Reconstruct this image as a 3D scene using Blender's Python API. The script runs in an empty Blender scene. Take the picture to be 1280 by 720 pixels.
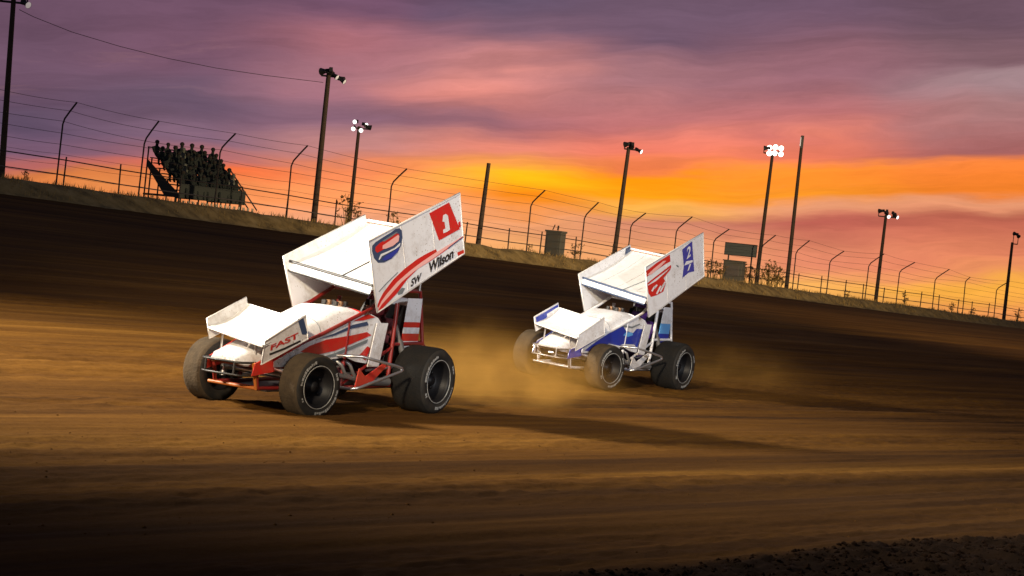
import bpy, bmesh, math, random
import numpy as np
from mathutils import Vector, Matrix, noise as mnoise
random.seed(7); rng = np.random.default_rng(7)
C = bpy.data.collections.new("place"); bpy.context.scene.collection.children.link(C)
R = math.radians
SC = bpy.context.scene

# ------------------------------------------------------------------ camera
F, CH, PITCH, ROLL = 2429.0, 1.791, 0.01386, 0.10418
cam = bpy.data.cameras.new("camera"); co = bpy.data.objects.new("camera", cam); C.objects.link(co)
cam.sensor_width = 36; cam.lens = F / 1280 * 36; cam.clip_end = 3000; cam.clip_start = .1
fw = Vector((0, math.cos(PITCH), -math.sin(PITCH))); upv = Vector((0, math.sin(PITCH), math.cos(PITCH))); rt = Vector((1, 0, 0))
c_, s_ = math.cos(ROLL), math.sin(ROLL)
cx_ = rt * c_ + upv * s_; cy_ = -rt * s_ + upv * c_
# the scene leans clockwise in the photograph, so the camera leans the other way
cx_ = rt * c_ + upv * s_
cy_ = upv * c_ - rt * s_
m = Matrix((cx_, cy_, -fw)).transposed().to_4x4(); m.translation = (0, 0, CH)
co.matrix_world = m; SC.camera = co

def ray(px, py):
    u = (px - 640) / F; v = -(py - 360) / F
    return cx_ * u + cy_ * v + fw
# fence frame: t along the fence (away, to the right), s towards the infield
FA = Vector((-17.86, 74.76)); DT = Vector((.575, .818)); DN = Vector((.818, -.575))
def st(x, y):
    d = Vector((x, y)) - FA; return d.dot(DN), d.dot(DT)
def xy(s, t):
    p = FA + DT * t + DN * s; return p.x, p.y
def at_s(px, py, s):
    r = ray(px, py); n = Vector((r.x, r.y)).dot(DN)
    k = (s + FA.dot(DN)) / n
    return Vector((0, 0, CH)) + r * k
def at_y(px, py, Y):
    r = ray(px, py); return Vector((0, 0, CH)) + r * (Y / r.y)
def ztop(t): return float(max(.5, min(3.6, 2.88 - .0166 * t)))
def zg(s, t):
    zt = ztop(t)
    if s < -1: return zt - .10 - (min(-1 - s, 40)) * .045
    if s < .5: return zt - .02 + .02 * math.sin(t * 1.7) - .08 * max(0, -s)
    if s < 1.9:
        w = (s - .5) / 1.4; return zt - .02 - .68 * w * w * (3 - 2 * w)
    if s < 44:
        w = (44 - s) / 42.1; zb = zt - .70
        return 1.474 * w + (zb - 1.474) * w * w
    return 0.0

# ------------------------------------------------------------------ materials
def nd(nt, typ, **k):
    n = nt.nodes.new(typ)
    for a, b in k.items():
        if a == 'ins':
            for i, v in b.items(): n.inputs[i].default_value = v
        else: setattr(n, a, b)
    return n
def lk(nt, a, b): nt.links.new(a, b)
def mud_paint(name, col, rough, amount, mud=(.20, .115, .045)):
    m = mat(name, col, rough, coat=.15); nt = m.node_tree; b = nt.nodes['Principled BSDF']; tc = nd(nt, 'ShaderNodeTexCoord')
    sp = nd(nt, 'ShaderNodeSeparateXYZ'); lk(nt, tc.outputs['Object'], sp.inputs[0])
    hz = nd(nt, 'ShaderNodeMapRange', ins={'From Min': .35, 'From Max': 1.25, 'To Min': .17, 'To Max': 0}); lk(nt, sp.outputs[2], hz.inputs['Value'])
    n1 = nd(nt, 'ShaderNodeTexNoise', ins={'Scale': 5, 'Detail': 8, 'Roughness': .75}); lk(nt, tc.outputs['Object'], n1.inputs['Vector'])
    v = nd(nt, 'ShaderNodeTexVoronoi', ins={'Scale': 26}); lk(nt, tc.outputs['Object'], v.inputs['Vector'])
    n2 = nd(nt, 'ShaderNodeTexNoise', ins={'Scale': 2.2, 'Detail': 3}); lk(nt, tc.outputs['Object'], n2.inputs['Vector'])
    def ma(op, x, y):
        q = nd(nt, 'ShaderNodeMath', operation=op)
        for i, w in enumerate((x, y)):
            if isinstance(w, (int, float)): q.inputs[i].default_value = w
            else: lk(nt, w, q.inputs[i])
        return q.outputs[0]
    film = nd(nt, 'ShaderNodeMapRange', ins={'From Min': .50, 'From Max': .80, 'To Min': 0, 'To Max': amount}); lk(nt, ma('ADD', n1.outputs['Fac'], hz.outputs[0]), film.inputs['Value'])
    spat = nd(nt, 'ShaderNodeMapRange', ins={'From Min': .16, 'From Max': .24, 'To Min': .75, 'To Max': 0}); lk(nt, ma('ADD', v.outputs['Distance'], ma('MULTIPLY', ma('SUBTRACT', .62, ma('ADD', n2.outputs['Fac'], hz.outputs[0])), .9)), spat.inputs['Value'])
    f = ma('MAXIMUM', film.outputs[0], ma('MULTIPLY', spat.outputs[0], min(1, amount * 1.6)))
    mx = nd(nt, 'ShaderNodeMix', data_type='RGBA'); mx.inputs[6].default_value = (*col, 1); mx.inputs[7].default_value = (*mud, 1); lk(nt, f, mx.inputs['Factor']); lk(nt, mx.outputs[2], b.inputs['Base Color'])
    ra = nd(nt, 'ShaderNodeMapRange', ins={'To Min': rough, 'To Max': .95}); lk(nt, f, ra.inputs['Value']); lk(nt, ra.outputs[0], b.inputs['Roughness'])
    return m
def mat(name, col, rough=.5, metal=0, dirt=0, dirtcol=(.13, .075, .03), scale=6, emit=None, coat=0, bump=0, spec=.5):
    m = bpy.data.materials.new(name); m.use_nodes = True; nt = m.node_tree
    b = nt.nodes['Principled BSDF']
    b.inputs['Roughness'].default_value = rough; b.inputs['Metallic'].default_value = metal
    b.inputs['Base Color'].default_value = (*col, 1); b.inputs['Coat Weight'].default_value = coat
    b.inputs['Specular IOR Level'].default_value = spec
    tc = nd(nt, 'ShaderNodeTexCoord')
    if dirt:
        no = nd(nt, 'ShaderNodeTexNoise', ins={'Scale': scale, 'Detail': 6, 'Roughness': .7})
        lk(nt, tc.outputs['Object'], no.inputs['Vector'])
        mr = nd(nt, 'ShaderNodeMapRange', ins={'From Min': .42, 'From Max': .78, 'To Min': 0, 'To Max': dirt})
        lk(nt, no.outputs['Fac'], mr.inputs['Value'])
        mx = nd(nt, 'ShaderNodeMix', data_type='RGBA'); mx.inputs[6].default_value = (*col, 1); mx.inputs[7].default_value = (*dirtcol, 1)
        lk(nt, mr.outputs['Result'], mx.inputs['Factor']); lk(nt, mx.outputs[2], b.inputs['Base Color'])
        ra = nd(nt, 'ShaderNodeMapRange', ins={'To Min': rough, 'To Max': min(1, rough + .4)})
        lk(nt, mr.outputs['Result'], ra.inputs['Value']); lk(nt, ra.outputs['Result'], b.inputs['Roughness'])
    if bump:
        n2 = nd(nt, 'ShaderNodeTexNoise', ins={'Scale': scale * 6, 'Detail': 4})
        lk(nt, tc.outputs['Object'], n2.inputs['Vector'])
        bp = nd(nt, 'ShaderNodeBump', ins={'Strength': bump, 'Distance': .02})
        lk(nt, n2.outputs['Fac'], bp.inputs['Height']); lk(nt, bp.outputs['Normal'], b.inputs['Normal'])
    if emit:
        b.inputs['Emission Color'].default_value = (*emit[:3], 1); b.inputs['Emission Strength'].default_value = emit[3]
    return m
M = dict(
 white=mud_paint('white_paint', (.72, .72, .735), .35, .55),
 whitealu=mud_paint('white_alu', (.70, .70, .70), .4, .30),
 edge=mat('edge_alu', (.75, .72, .68), .35, .3),
 red=mud_paint('red_paint', (.55, .012, .012), .3, .4),
 redtube=mat('dark_red_tube', (.20, .010, .010), .35, dirt=.3, scale=8, coat=.2),
 pink=mat('pale_red', (.80, .42, .38), .4),
 navy=mat('navy_paint', (.035, .06, .13), .4),
 blue=mat('blue_paint', (.012, .035, .32), .35, dirt=.2, coat=.3),
 lblue=mat('light_blue', (.10, .32, .65), .4),
 purple=mat('purple_cloth', (.09, .03, .20), .6),
 grey=mat('grey_paint', (.16, .18, .19), .5),
 black=mat('black_part', (.012, .012, .012), .45, dirt=.3, scale=9, dirtcol=(.06, .035, .015)),
 rim=mat('black_rim', (.006, .006, .007), .5, dirt=.2, scale=12, dirtcol=(.025, .017, .01), spec=.2),
 tread=mat('dusty_tread', (.060, .043, .026), .95, dirt=.9, scale=7, dirtcol=(.024, .019, .014), spec=.15, bump=.5),
 treadr_shade=mat('shaded_tread', (.009, .0085, .008), .9, dirt=.45, scale=7, dirtcol=(.022, .016, .010), spec=.15, bump=.5),  # front rubber again, painted darker for the shadow the car casts on it
 side=mat('tyre_side', (.014, .0135, .013), .65, dirt=.5, scale=10, dirtcol=(.05, .037, .022), spec=.2),
 mark=mat('worn_white_mark', (.30, .30, .285), .6, dirt=.95, scale=14, dirtcol=(.06, .05, .04)),
 chrome=mat('bare_metal', (.62, .61, .60), .28, .9, dirt=.35, scale=10),
 steel=mat('grey_steel', (.30, .29, .28), .4, .7, dirt=.4, scale=10),
 bronze=mat('bronze', (.22, .12, .06), .4, .6, dirt=.4, scale=12),
 orange=mat('rusty_orange', (.38, .11, .02), .5),
 suit=mat('maroon_suit', (.10, .015, .02), .8), glove=mat('tan_glove', (.30, .17, .09), .8),
 helmetr=mat('maroon_helmet', (.13, .02, .025), .25, coat=.5), visor=mat('dark_visor', (.02, .015, .012), .1),
 post=mat('dark_post', (.045, .034, .030), .6, .3), wood=mat('wood_pole', (.06, .040, .030), .85, dirt=.4, scale=2),
 cable=mat('steel_cable', (.06, .05, .05), .5, .5), galv=mat('galvanised', (.16, .14, .13), .5, .5, dirt=.3),
 housing=mat('lamp_housing', (.02, .02, .022), .5),
 lampW=mat('lamp_lens_dim', (.8, .8, .8), .3, emit=(1, .86, .80, .3)),
 lampM=mat('lamp_lens_lit', (.8, .8, .8), .3, emit=(1, .96, .92, 2.2)),
 lampB=mat('lamp_lens_bright', (.8, .8, .8), .3, emit=(1, .95, .86, 6)),
 stand=mat('stand_steel', (.020, .027, .024), .6, .3), plank=mat('stand_plank', (.03, .036, .032), .7),
 lath=mat('pale_lath', (.50, .46, .36), .8),
 box=mat('grey_green_box', (.095, .095, .085), .7, dirt=.5, scale=3), board=mat('sign_board', (.05, .06, .06), .6),
 tan=mat('tan_shirt', (.55, .38, .22), .9), skin=mat('skin', (.35, .19, .12), .6), hair=mat('dark_hair', (.02, .014, .01), .8),
 dark1=mat('dark_clothes', (.014, .020, .018), .9), dark2=mat('grey_clothes', (.026, .032, .028), .9), pale=mat('pale_clothes', (.13, .14, .115), .9),
 weed=mat('dry_weed', (.30, .20, .06), .9), weedhead=mat('weed_head', (.16, .09, .03), .9), grass=mat('dry_grass', (.33, .215, .07), .95),
 clod=mat('dark_clod', (.014, .0065, .003), 1, spec=.05, bump=.6), clodt=mat('track_clod', (.075, .034, .009), 1, spec=.05, bump=.5),
)

# ------------------------------------------------------------------ mesh builder
class MB:
    def __init__(s): s.v = []; s.f = []; s.mi = []; s.sm = []
    def add(s, vs, fs, mi=0, smooth=False):
        o = len(s.v); s.v += [tuple(v) for v in vs]
        for f in fs: s.f.append(tuple(i + o for i in f)); s.mi.append(mi); s.sm.append(smooth)
        return s
    def box(s, c, d, mi=0, M3=None):
        c = Vector(c); vs = []
        for x in (-.5, .5):
            for y in (-.5, .5):
                for z in (-.5, .5):
                    p = Vector((x * d[0], y * d[1], z * d[2])); vs.append(c + (M3 @ p if M3 else p))
        return s.add(vs, [(0, 1, 3, 2), (4, 6, 7, 5), (0, 4, 5, 1), (2, 3, 7, 6), (0, 2, 6, 4), (1, 5, 7, 3)], mi)
    def tube(s, path, r, mi=0, n=8, closed=False, r2=None):
        P = [Vector(p) for p in path]; N = len(P); vs = []; fs = []
        up = None
        for i, p in enumerate(P):
            a = P[i - 1] if (i > 0 or closed) else P[i]; b = P[(i + 1) % N] if (i < N - 1 or closed) else P[i]
            d = (b - a).normalized()
            if up is None:
                up = d.orthogonal().normalized()
            up = (up - d * up.dot(d)).normalized(); w = d.cross(up)
            rr = r if r2 is None else r + (r2 - r) * i / (N - 1)
            for k in range(n):
                an = 2 * math.pi * k / n; vs.append(p + (up * math.cos(an) + w * math.sin(an)) * rr)
        L = N if closed else N - 1
        for i in range(L):
            j = (i + 1) % N
            for k in range(n): fs.append((i * n + k, i * n + (k + 1) % n, j * n + (k + 1) % n, j * n + k))
        s.add(vs, fs, mi, True)
        if not closed:
            s.add(vs[:n], [tuple(range(n))[::-1]], mi); s.add(vs[-n:], [tuple(range(n))], mi)
        return s
    def prism(s, poly, off, mi=0, mi_side=None):
        off = Vector(off); n = len(poly); P = [Vector(p) for p in poly]
        s.add([p + off for p in P], [tuple(range(n))], mi)
        s.add(P, [tuple(range(n))[::-1]], mi)
        vs = P + [p + off for p in P]
        s.add(vs, [(i, (i + 1) % n, n + (i + 1) % n, n + i) for i in range(n)], mi if mi_side is None else mi_side)
        return s
    def lathe(s, prof, c, ax, n=40, mi=0, mis=None):
        c = Vector(c); ax = Vector(ax).normalized(); u = Vector((0, 0, 1)); u = (u - ax * u.dot(ax)).normalized(); w = ax.cross(u)
        vs = []; k0 = len(prof)
        for i in range(n):
            a = 2 * math.pi * i / n
            for r, y in prof: vs.append(c + ax * y + (u * math.cos(a) + w * math.sin(a)) * r)
        for j in range(k0 - 1):
            fs = [(i * k0 + j, i * k0 + j + 1, ((i + 1) % n) * k0 + j + 1, ((i + 1) % n) * k0 + j) for i in range(n)]
            o = len(s.v)
            if j == 0: s.v += [tuple(v) for v in vs]; base = o
            for f in fs: s.f.append(tuple(q + base for q in f)); s.mi.append(mis[j] if mis else mi); s.sm.append(True)
        return s
    def grid(s, rows, mi=0, smooth=True):
        nr, nc = len(rows), len(rows[0])
        return s.add([p for r in rows for p in r], [(i * nc + j, i * nc + j + 1, (i + 1) * nc + j + 1, (i + 1) * nc + j) for i in range(nr - 1) for j in range(nc - 1)], mi, smooth)
    def ball(s, c, r, mi=0, n=12, sq=(1, 1, 1)):
        prof = [(math.sin(math.pi * i / 8) + 1e-4, -math.cos(math.pi * i / 8)) for i in range(9)]
        k = len(s.v); s.lathe(prof, (0, 0, 0), (0, 1e-6, 1), n, mi)
        for i in range(k, len(s.v)):
            v = s.v[i]; s.v[i] = (c[0] + v[0] * r * sq[0], c[1] + v[1] * r * sq[1], c[2] + v[2] * r * sq[2])
        return s
    def build(s, name, mats, parent=None, bevel=0, fixn=True):
        me = bpy.data.meshes.new(name); me.from_pydata(s.v, [], s.f)
        for m_ in (mats if isinstance(mats, (list, tuple)) else [mats]): me.materials.append(m_)
        me.polygons.foreach_set('material_index', s.mi); me.polygons.foreach_set('use_smooth', s.sm); me.update()
        o = bpy.data.objects.new(name, me); C.objects.link(o)
        if parent: o.parent = parent
        if bevel:
            b = o.modifiers.new('bevel', 'BEVEL'); b.width = bevel; b.segments = 2; b.limit_method = 'ANGLE'
        return o
def tag(o, label=None, cat=None, group=None, kind=None):
    if label: o['label'] = label
    if cat: o['category'] = cat
    if group: o['group'] = group
    if kind: o['kind'] = kind
    return o
def empty(name, loc=(0, 0, 0), rot=(0, 0, 0)):
    o = bpy.data.objects.new(name, None); C.objects.link(o); o.location = loc; o.rotation_euler = rot; o.empty_display_size = .2; return o
def copy_tree(o, parent=None):
    c = o.copy(); C.objects.link(c); c.parent = parent
    for ch in list(o.children): copy_tree(ch, c)
    return c
def V(*a): return Vector(a)
def lerp(a, b, t): return a + (b - a) * t

# a text turned into flat polygons, 2D
def text_mesh(body, shear=0, bold=0.0):
    cu = bpy.data.curves.new('t', 'FONT'); cu.body = body; cu.shear = shear; cu.offset = bold
    o = bpy.data.objects.new('t', cu); C.objects.link(o)
    dg = bpy.context.evaluated_depsgraph_get(); me = bpy.data.meshes.new_from_object(o.evaluated_get(dg))
    vs = [(v.co.x, v.co.y) for v in me.vertices]; fs = [tuple(p.vertices) for p in me.polygons]
    bpy.data.objects.remove(o); bpy.data.curves.remove(cu); bpy.data.meshes.remove(me)
    x0 = min(v[0] for v in vs); x1 = max(v[0] for v in vs); y0 = min(v[1] for v in vs); y1 = max(v[1] for v in vs)
    return [((x - x0) / (x1 - x0), (y - y0) / (y1 - y0)) for x, y in vs], fs

# bilinear panel: corners front-bottom, rear-bottom, rear-top, front-top
class Panel:
    def __init__(s, FB, RB, RT, FT, nrm): s.c = [Vector(x) for x in (FB, RB, RT, FT)]; s.n = Vector(nrm).normalized()
    def P(s, u, v, e=0):
        a, b, c, d = s.c; return (a * (1 - u) + b * u) * (1 - v) + (d * (1 - u) + c * u) * v + s.n * e
def inv_bilin(q, pts):
    FB, RB, RT, FT = [Vector(x) for x in q]; out = []
    for p in pts:
        u = v = .5; p = Vector(p)
        for _ in range(20):
            f = (FB * (1 - u) + RB * u) * (1 - v) + (FT * (1 - u) + RT * u) * v - p
            du = (RB - FB) * (1 - v) + (RT - FT) * v; dv = (FT - FB) * (1 - u) + (RT - RB) * u
            det = du.x * dv.y - du.y * dv.x
            u -= (f.x * dv.y - f.y * dv.x) / det; v -= (du.x * f.y - du.y * f.x) / det
        out.append((u, v))
    return out
def Z(ox, oy, sc, pts): return [(ox + a * sc, oy + b * sc) for a, b in pts]
def flat(mb, pan, uv, mi, e=.004):
    """a flat filled polygon on a panel (concave outlines are triangulated)"""
    bm = bmesh.new(); vs = [bm.verts.new((u, v, 0)) for u, v in uv]; bm.verts.ensure_lookup_table()
    es = [bm.edges.new((vs[i], vs[(i + 1) % len(vs)])) for i in range(len(vs))]
    bmesh.ops.triangle_fill(bm, edges=es, use_beauty=True, use_dissolve=False)
    bm.verts.index_update()
    mb.add([pan.P(v.co.x, v.co.y, e) for v in bm.verts], [tuple(v.index for v in f.verts) for f in bm.faces], mi); bm.free()
def ribbon(mb, pan, a, b, mi, e=.004):
    vs = [pan.P(u, v, e) for u, v in a] + [pan.P(u, v, e) for u, v in b]; n = len(a)
    mb.add(vs, [(i, i + 1, n + i + 1, n + i) for i in range(n - 1)], mi)
def put_text(mb, pan, body, o, du, dv, mi, e=.005, shear=.2, bold=.02):
    vs, fs = text_mesh(body, shear, bold); o = Vector(o); du = Vector(du); dv = Vector(dv)
    mb.add([pan.P(*(o + du * x + dv * y), e) for x, y in vs], fs, mi)

def skin_body(name, joints, edges, material, parent=None, sub=2):
    me = bpy.data.meshes.new(name); me.from_pydata([j[0] for j in joints], edges, [])
    o = bpy.data.objects.new(name, me); C.objects.link(o)
    sk = o.modifiers.new('skin', 'SKIN'); sk.use_smooth_shade = True
    sv = me.skin_vertices[0].data
    for i, j in enumerate(joints):
        r = j[1]; sv[i].radius = (r, r) if not isinstance(r, tuple) else r; sv[i].use_root = (i == 0)
    sb = o.modifiers.new('sub', 'SUBSURF'); sb.levels = sub; sb.render_levels = sub
    dg = bpy.context.evaluated_depsgraph_get(); m2 = bpy.data.meshes.new_from_object(o.evaluated_get(dg))
    o.modifiers.clear(); o.data = m2; m2.materials.clear(); m2.materials.append(material)
    for p in m2.polygons: p.use_smooth = True
    if parent: o.parent = parent
    return o

# ------------------------------------------------------------------ sprint car
def wheel(root, name, c, rad, w, rr, out, tread, steer=0, dusty=True):
    ax = Matrix.Rotation(steer, 3, 'Z') @ V(0, out, 0)
    hw = w / 2
    rim = MB().lathe([(rr, -hw * .9), (rr + .012, -hw * .9), (rr - .01, -hw * .8), (rr - .02, hw * .75), (rr + .012, hw * .92), (rr + .02, hw * 1.0),
                      (rr - .005, hw * 1.0), (rr - .012, hw * .9), (rr - .03, hw * .30), (rr - .07, hw * .12), (rr * .42, hw * .16), (rr * .40, hw * .30), (.055, hw * .34), (.05, hw * .62), (.001, hw * .64)], c, ax, 40)
    u = V(0, 0, 1); wv = ax.cross(u)
    for k in range(5):
        a = k * 2 * math.pi / 5 + .3
        rim.ball(V(*c) + ax * hw * .2 + (u * math.cos(a) + wv * math.sin(a)) * rr * .62, .022, 0, 8)
    wo = rim.build('wheel', M['rim'], root)
    sw = rad - rr
    prof = [(rr, -hw * .88), (rr + sw * .35, -hw * 1.06), (rr + sw * .75, -hw * 1.04), (rad - .022, -hw * .93), (rad - .004, -hw * .80)]
    n1 = len(prof)
    for k in range(1, 8): prof.append((rad, hw * (-.8 + .2 * k)))
    prof += [(rad - .004, hw * .82), (rad - .022, hw * .93), (rr + sw * .75, hw * 1.05), (rr + sw * .35, hw * 1.07), (rr + .012, hw * .93), (rr, hw * .88)]
    mis = [1] * 3 + [0] * (len(prof) - 1 - 3 - 4) + [1] * 4
    MB().lathe(prof, c, ax, 56, mis=mis).build('tyre', [M[tread], M['side']], wo)
    # worn maker's lettering: blocks round the sidewall
    for arc0, arc1 in ((.3, 1.5), (2.0, 2.15), (3.0, 4.5), (5.0, 5.3)):
        a = arc0; mk = MB()
        while a < arc1:
            da = rng.uniform(.05, .13)
            ri, ro = rr + sw * .38, rr + sw * rng.uniform(.52, .62)
            vs = []
            for q in (a, a + da):
                d = u * math.cos(q) + wv * math.sin(q)
                vs += [V(*c) + d * ri + ax * (hw * 1.07 + .004), V(*c) + d * ro + ax * (hw * 1.06 + .004)]
            mk.add(vs, [(0, 1, 3, 2)]); a += da + rng.uniform(.01, .035)
        mk.build('tyre_lettering', M['mark'], wo)
    # bright bead ring
    ring = [V(*c) + ax * (hw * 1.0 + .004) + (u * math.cos(q * math.pi / 20) + wv * math.sin(q * math.pi / 20)) * (rr + .016) for q in range(40)]
    MB().tube(ring, .0045, 0, 6, True).build('bead_ring', M['mark'], wo)
    return wo

def sprint_car(variant, loc, rot):
    red = variant == 'red'
    root = empty('sprint_car', loc, rot)
    tubeM = M['redtube'] if red else M['white']
    # ---- wheels
    wheel(root, 'wheel', (2.16, .60, .335), .335, .27, .205, 1, 'tread', R(-9))
    wheel(root, 'wheel', (2.19, -.62, .350), .335, .27, .205, -1, 'tread', R(-9))
    wheel(root, 'wheel', (0, .62, .375), .375, .41, .225, 1, 'treadr_shade')
    wheel(root, 'wheel', (0, -.74, .42), .42, .47, .225, -1, 'treadr_shade')
    # ---- axles and suspension
    a = MB().tube([(2.18, -.52, .40), (2.18, .50, .39)], .030).tube([(2.18, -.50, .40), (2.19, -.50, .30)], .035).tube([(2.18, .48, .38), (2.17, .48, .30)], .035)
    a.build('front_axle', M['chrome'], root)
    MB().tube([(0, -.55, .42), (0, .45, .38)], .035).lathe([(.001, -.10), (.10, -.09), (.14, 0), (.10, .09), (.001, .10)], (0, -.08, .40), (0, 1, 0), 20).build('rear_axle', M['steel'], root)
    for y in (-1, 1):
        for (p, q) in (((2.14, .42 * y, .44), (1.25, .37 * y, .50)), ((2.14, .42 * y, .32), (1.2, .37 * y, .33)), ((.05, .40 * y, .50), (.8, .37 * y, .45)), ((.05, .40 * y, .30), (.85, .37 * y, .32))):
            MB().tube([p, q], .014).build('radius_rod', M['chrome'], root)
        MB().tube([(2.40, -.02 * y, .50), (2.42, .50 * y, .46)], .022).build('torsion_arm', M['chrome'], root)
        sh = MB().tube([(2.15, .40 * y, .40), (1.98, .33 * y, .80)], .022).tube([(2.12, .385 * y, .48), (2.02, .345 * y, .72)], .035)
        sh.build('shock_absorber', M['steel'], root)
        MB().tube([(.05, .42 * y, .45), (.28, .36 * y, .95)], .024).tube([(.1, .41 * y, .55), (.2, .38 * y, .78)], .036).build('shock_absorber', M['steel'], root)
    # ---- chassis: red tubes with roll cage
    cg = MB(); r = .022
    for y in (-1, 1):
        cg.tube([(2.70, .27 * y, .50), (1.71, .385 * y, .85), (.86, .395 * y, 1.13), (.52, .36 * y, 1.30), (.30, .34 * y, 1.335)], r)
        cg.tube([(2.60, .27 * y, .27), (1.4, .38 * y, .27), (-.30, .38 * y, .29)], r)
        cg.tube([(2.66, .27 * y, .50), (2.60, .27 * y, .27)], r)
        cg.tube([(.30, .34 * y, 1.335), (-.22, .32 * y, 1.335), (-.32, .36 * y, .75), (-.30, .38 * y, .29)], r)
        cg.tube([(.34, .39 * y, 1.20), (.38, .39 * y, .29)], r * 1.15)
        cg.tube([(.38, .39 * y, .74), (-.32, .36 * y, .75)], r)
        cg.tube([(1.25, .385 * y, .98), (1.28, .38 * y, .28)], r)
        cg.tube([(2.05, .35 * y, .74), (2.10, .34 * y, .28)], r)
        cg.tube([(.36, .39 * y, .29), (-.30, .36 * y, .74)], r * .8)
        cg.tube([(1.28, .38 * y, .30), (.38, .39 * y, .70)], r * .8)
        cg.tube([(-.32, .36 * y, .75), (-.75, .22 * y, .60), (-.85, .2 * y, .45), (-.30, .38 * y, .29)], r * .8)
    for x, z, w in ((.52, 1.30, .36), (-.22, 1.335, .32), (.30, 1.335, .34), (2.68, .50, .27), (2.60, .27, .27), (-.32, .75, .36)):
        cg.tube([(x, -w, z), (x, w, z)], r)
    cg.build('roll_cage', tubeM, root)
    # ---- bodywork: hood shell
    st_ = [(2.86, .16, .52, .57), (2.78, .21, .50, .62), (2.45, .27, .52, .73), (2.05, .33, .62, .87), (1.70, .36, .76, 1.00), (1.30, .37, .88, 1.125), (1.0, .375, .96, 1.12), (.93, .375, .99, 1.10)]
    rows = []
    for x, hw, z0, z1 in st_:
        row = []
        for k in range(15):
            a_ = math.pi * k / 14; cy = math.cos(a_); sy = math.sin(a_)
            row.append((x, hw * math.copysign(abs(cy) ** .55, cy), z0 + (z1 - z0) * sy ** .8))
        rows.append(row)
    rows2 = [[(p[0] - .01, p[1] * .97, p[2] - .012) for p in r_] for r_ in rows]
    hd = MB().grid(rows).grid(rows2)
    hd.add([rows[-1][k] for k in range(15)] + [rows2[-1][k] for k in range(15)], [(k, k + 1, 16 + k, 15 + k) for k in range(14)])
    hd.add(rows[0], [tuple(range(15))])
    hood = hd.build('hood', M['white'], root)
    # hood opening lip
    MB().tube(rows[-1], .014, 0, 6).build('cockpit_lip', M['red'] if red else M['white'], hood)
    # ---- side panels with painted flashes
    spx = [(2.52, .50), (2.52, .56), (2.05, .73), (1.71, .835), (.92, 1.09), (.70, 1.03), (.62, .97), (.84, .53), (1.05, .55), (1.25, .60), (1.50, .58), (1.75, .52)]
    for y in (-1, 1):
        sp = MB().prism([(x, .380 * y, z) for x, z in spx], (0, .012 * y, 0))
        pan = Panel((3, .394 * y, 0), (0, .394 * y, 0), (0, .394 * y, 1.2), (3, .394 * y, 1.2), (0, y, 0))
        uvp = lambda pts: [((3 - x) / 3, z / 1.2) for x, z in pts]
        if red:
            flat(sp, pan, uvp([(2.10, .66), (1.95, .72), (1.65, .79), (1.16, .84), (.90, .875), (.80, .84), (1.15, .75), (1.47, .67), (1.79, .63)]), 1)
            flat(sp, pan, uvp([(1.85, .785), (1.5, .86), (1.19, .95), (.92, .99), (.88, .95), (1.19, .91), (1.5, .835)]), 2)
            flat(sp, pan, uvp([(1.72, .60), (1.45, .65), (1.14, .73), (.86, .80), (.88, .755), (1.14, .69), (1.45, .61)]), 3)
            flat(sp, pan, uvp([(1.19, .99), (.92, 1.07), (.76, 1.04), (1.0, 1.00)]), 1)
            flat(sp, pan, uvp([(1.0, .62), (.86, .72), (.80, .70), (.87, .56)]), 1)
        else:
            flat(sp, pan, uvp([(2.46, .54), (2.15, .68), (1.78, .82), (1.60, .90), (1.40, .93), (1.28, .86), (1.05, .83), (.95, .90), (.76, .90), (.84, .60), (.96, .66), (1.30, .66), (1.45, .63), (1.75, .66), (2.0, .58), (2.2, .52)]), 1)
            flat(sp, pan, uvp([(1.45, .95), (1.12, .93), (.88, .985), (.86, .965), (1.1, .905), (1.4, .915)]), 3)
            flat(sp, pan, uvp([(1.36, .79), (1.28, .84), (1.08, .84), (1.04, .80), (1.2, .77)]), 4, .006)
        sp.build('side_panel', [M['white'], M['red'] if red else M['blue'], M['navy'], M['grey'], M['lblue']], root)
    for i_ in (2, 4): MB().tube([(p[0], p[1] * 1.002, p[2] + .001) for p in rows[i_][1:-1]], .0045, 0, 5).build('hood_seam', M['grey'], hood)
    for y in (-1, 1): MB().prism([(2.76, .295 * y, .40), (2.72, .295 * y, .53), (2.1, .37 * y, .735), (1.95, .375 * y, .62), (2.35, .335 * y, .46)], (0, .01 * y, 0)).build('nose_side_panel', M['red'] if red else M['blue'], root)
    # small white arm guard behind the flash and the lower red guard
    for y in (-1, 1):
        MB().prism([(.88, .43 * y, .50), (.66, .43 * y, .50), (.56, .43 * y, .98), (.78, .43 * y, .98)], (0, .01 * y, 0)).build('arm_guard', M['white'], root)
        MB().prism([(1.16, .48 * y, .27), (1.11, .48 * y, .49), (.98, .48 * y, .40), (.62, .48 * y, .55), (.58, .48 * y, .51), (.85, .48 * y, .33)], (0, .012 * y, 0)).build('rock_guard', M['red'] if red else M['white'], root)
    # ---- floor, engine, exhaust
    MB().box((1.1, 0, .25), (2.9, .70, .012)).build('floor_pan', M['black'], root)
    eg = MB().box((1.45, 0, .52), (.62, .42, .40)).box((1.45, .2, .76), (.60, .16, .14), M3=Matrix.Rotation(-.6, 3, 'X')).box((1.45, -.2, .76), (.60, .16, .14), M3=Matrix.Rotation(.6, 3, 'X'))
    eg.build('engine', M['steel'], root, .01)
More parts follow.
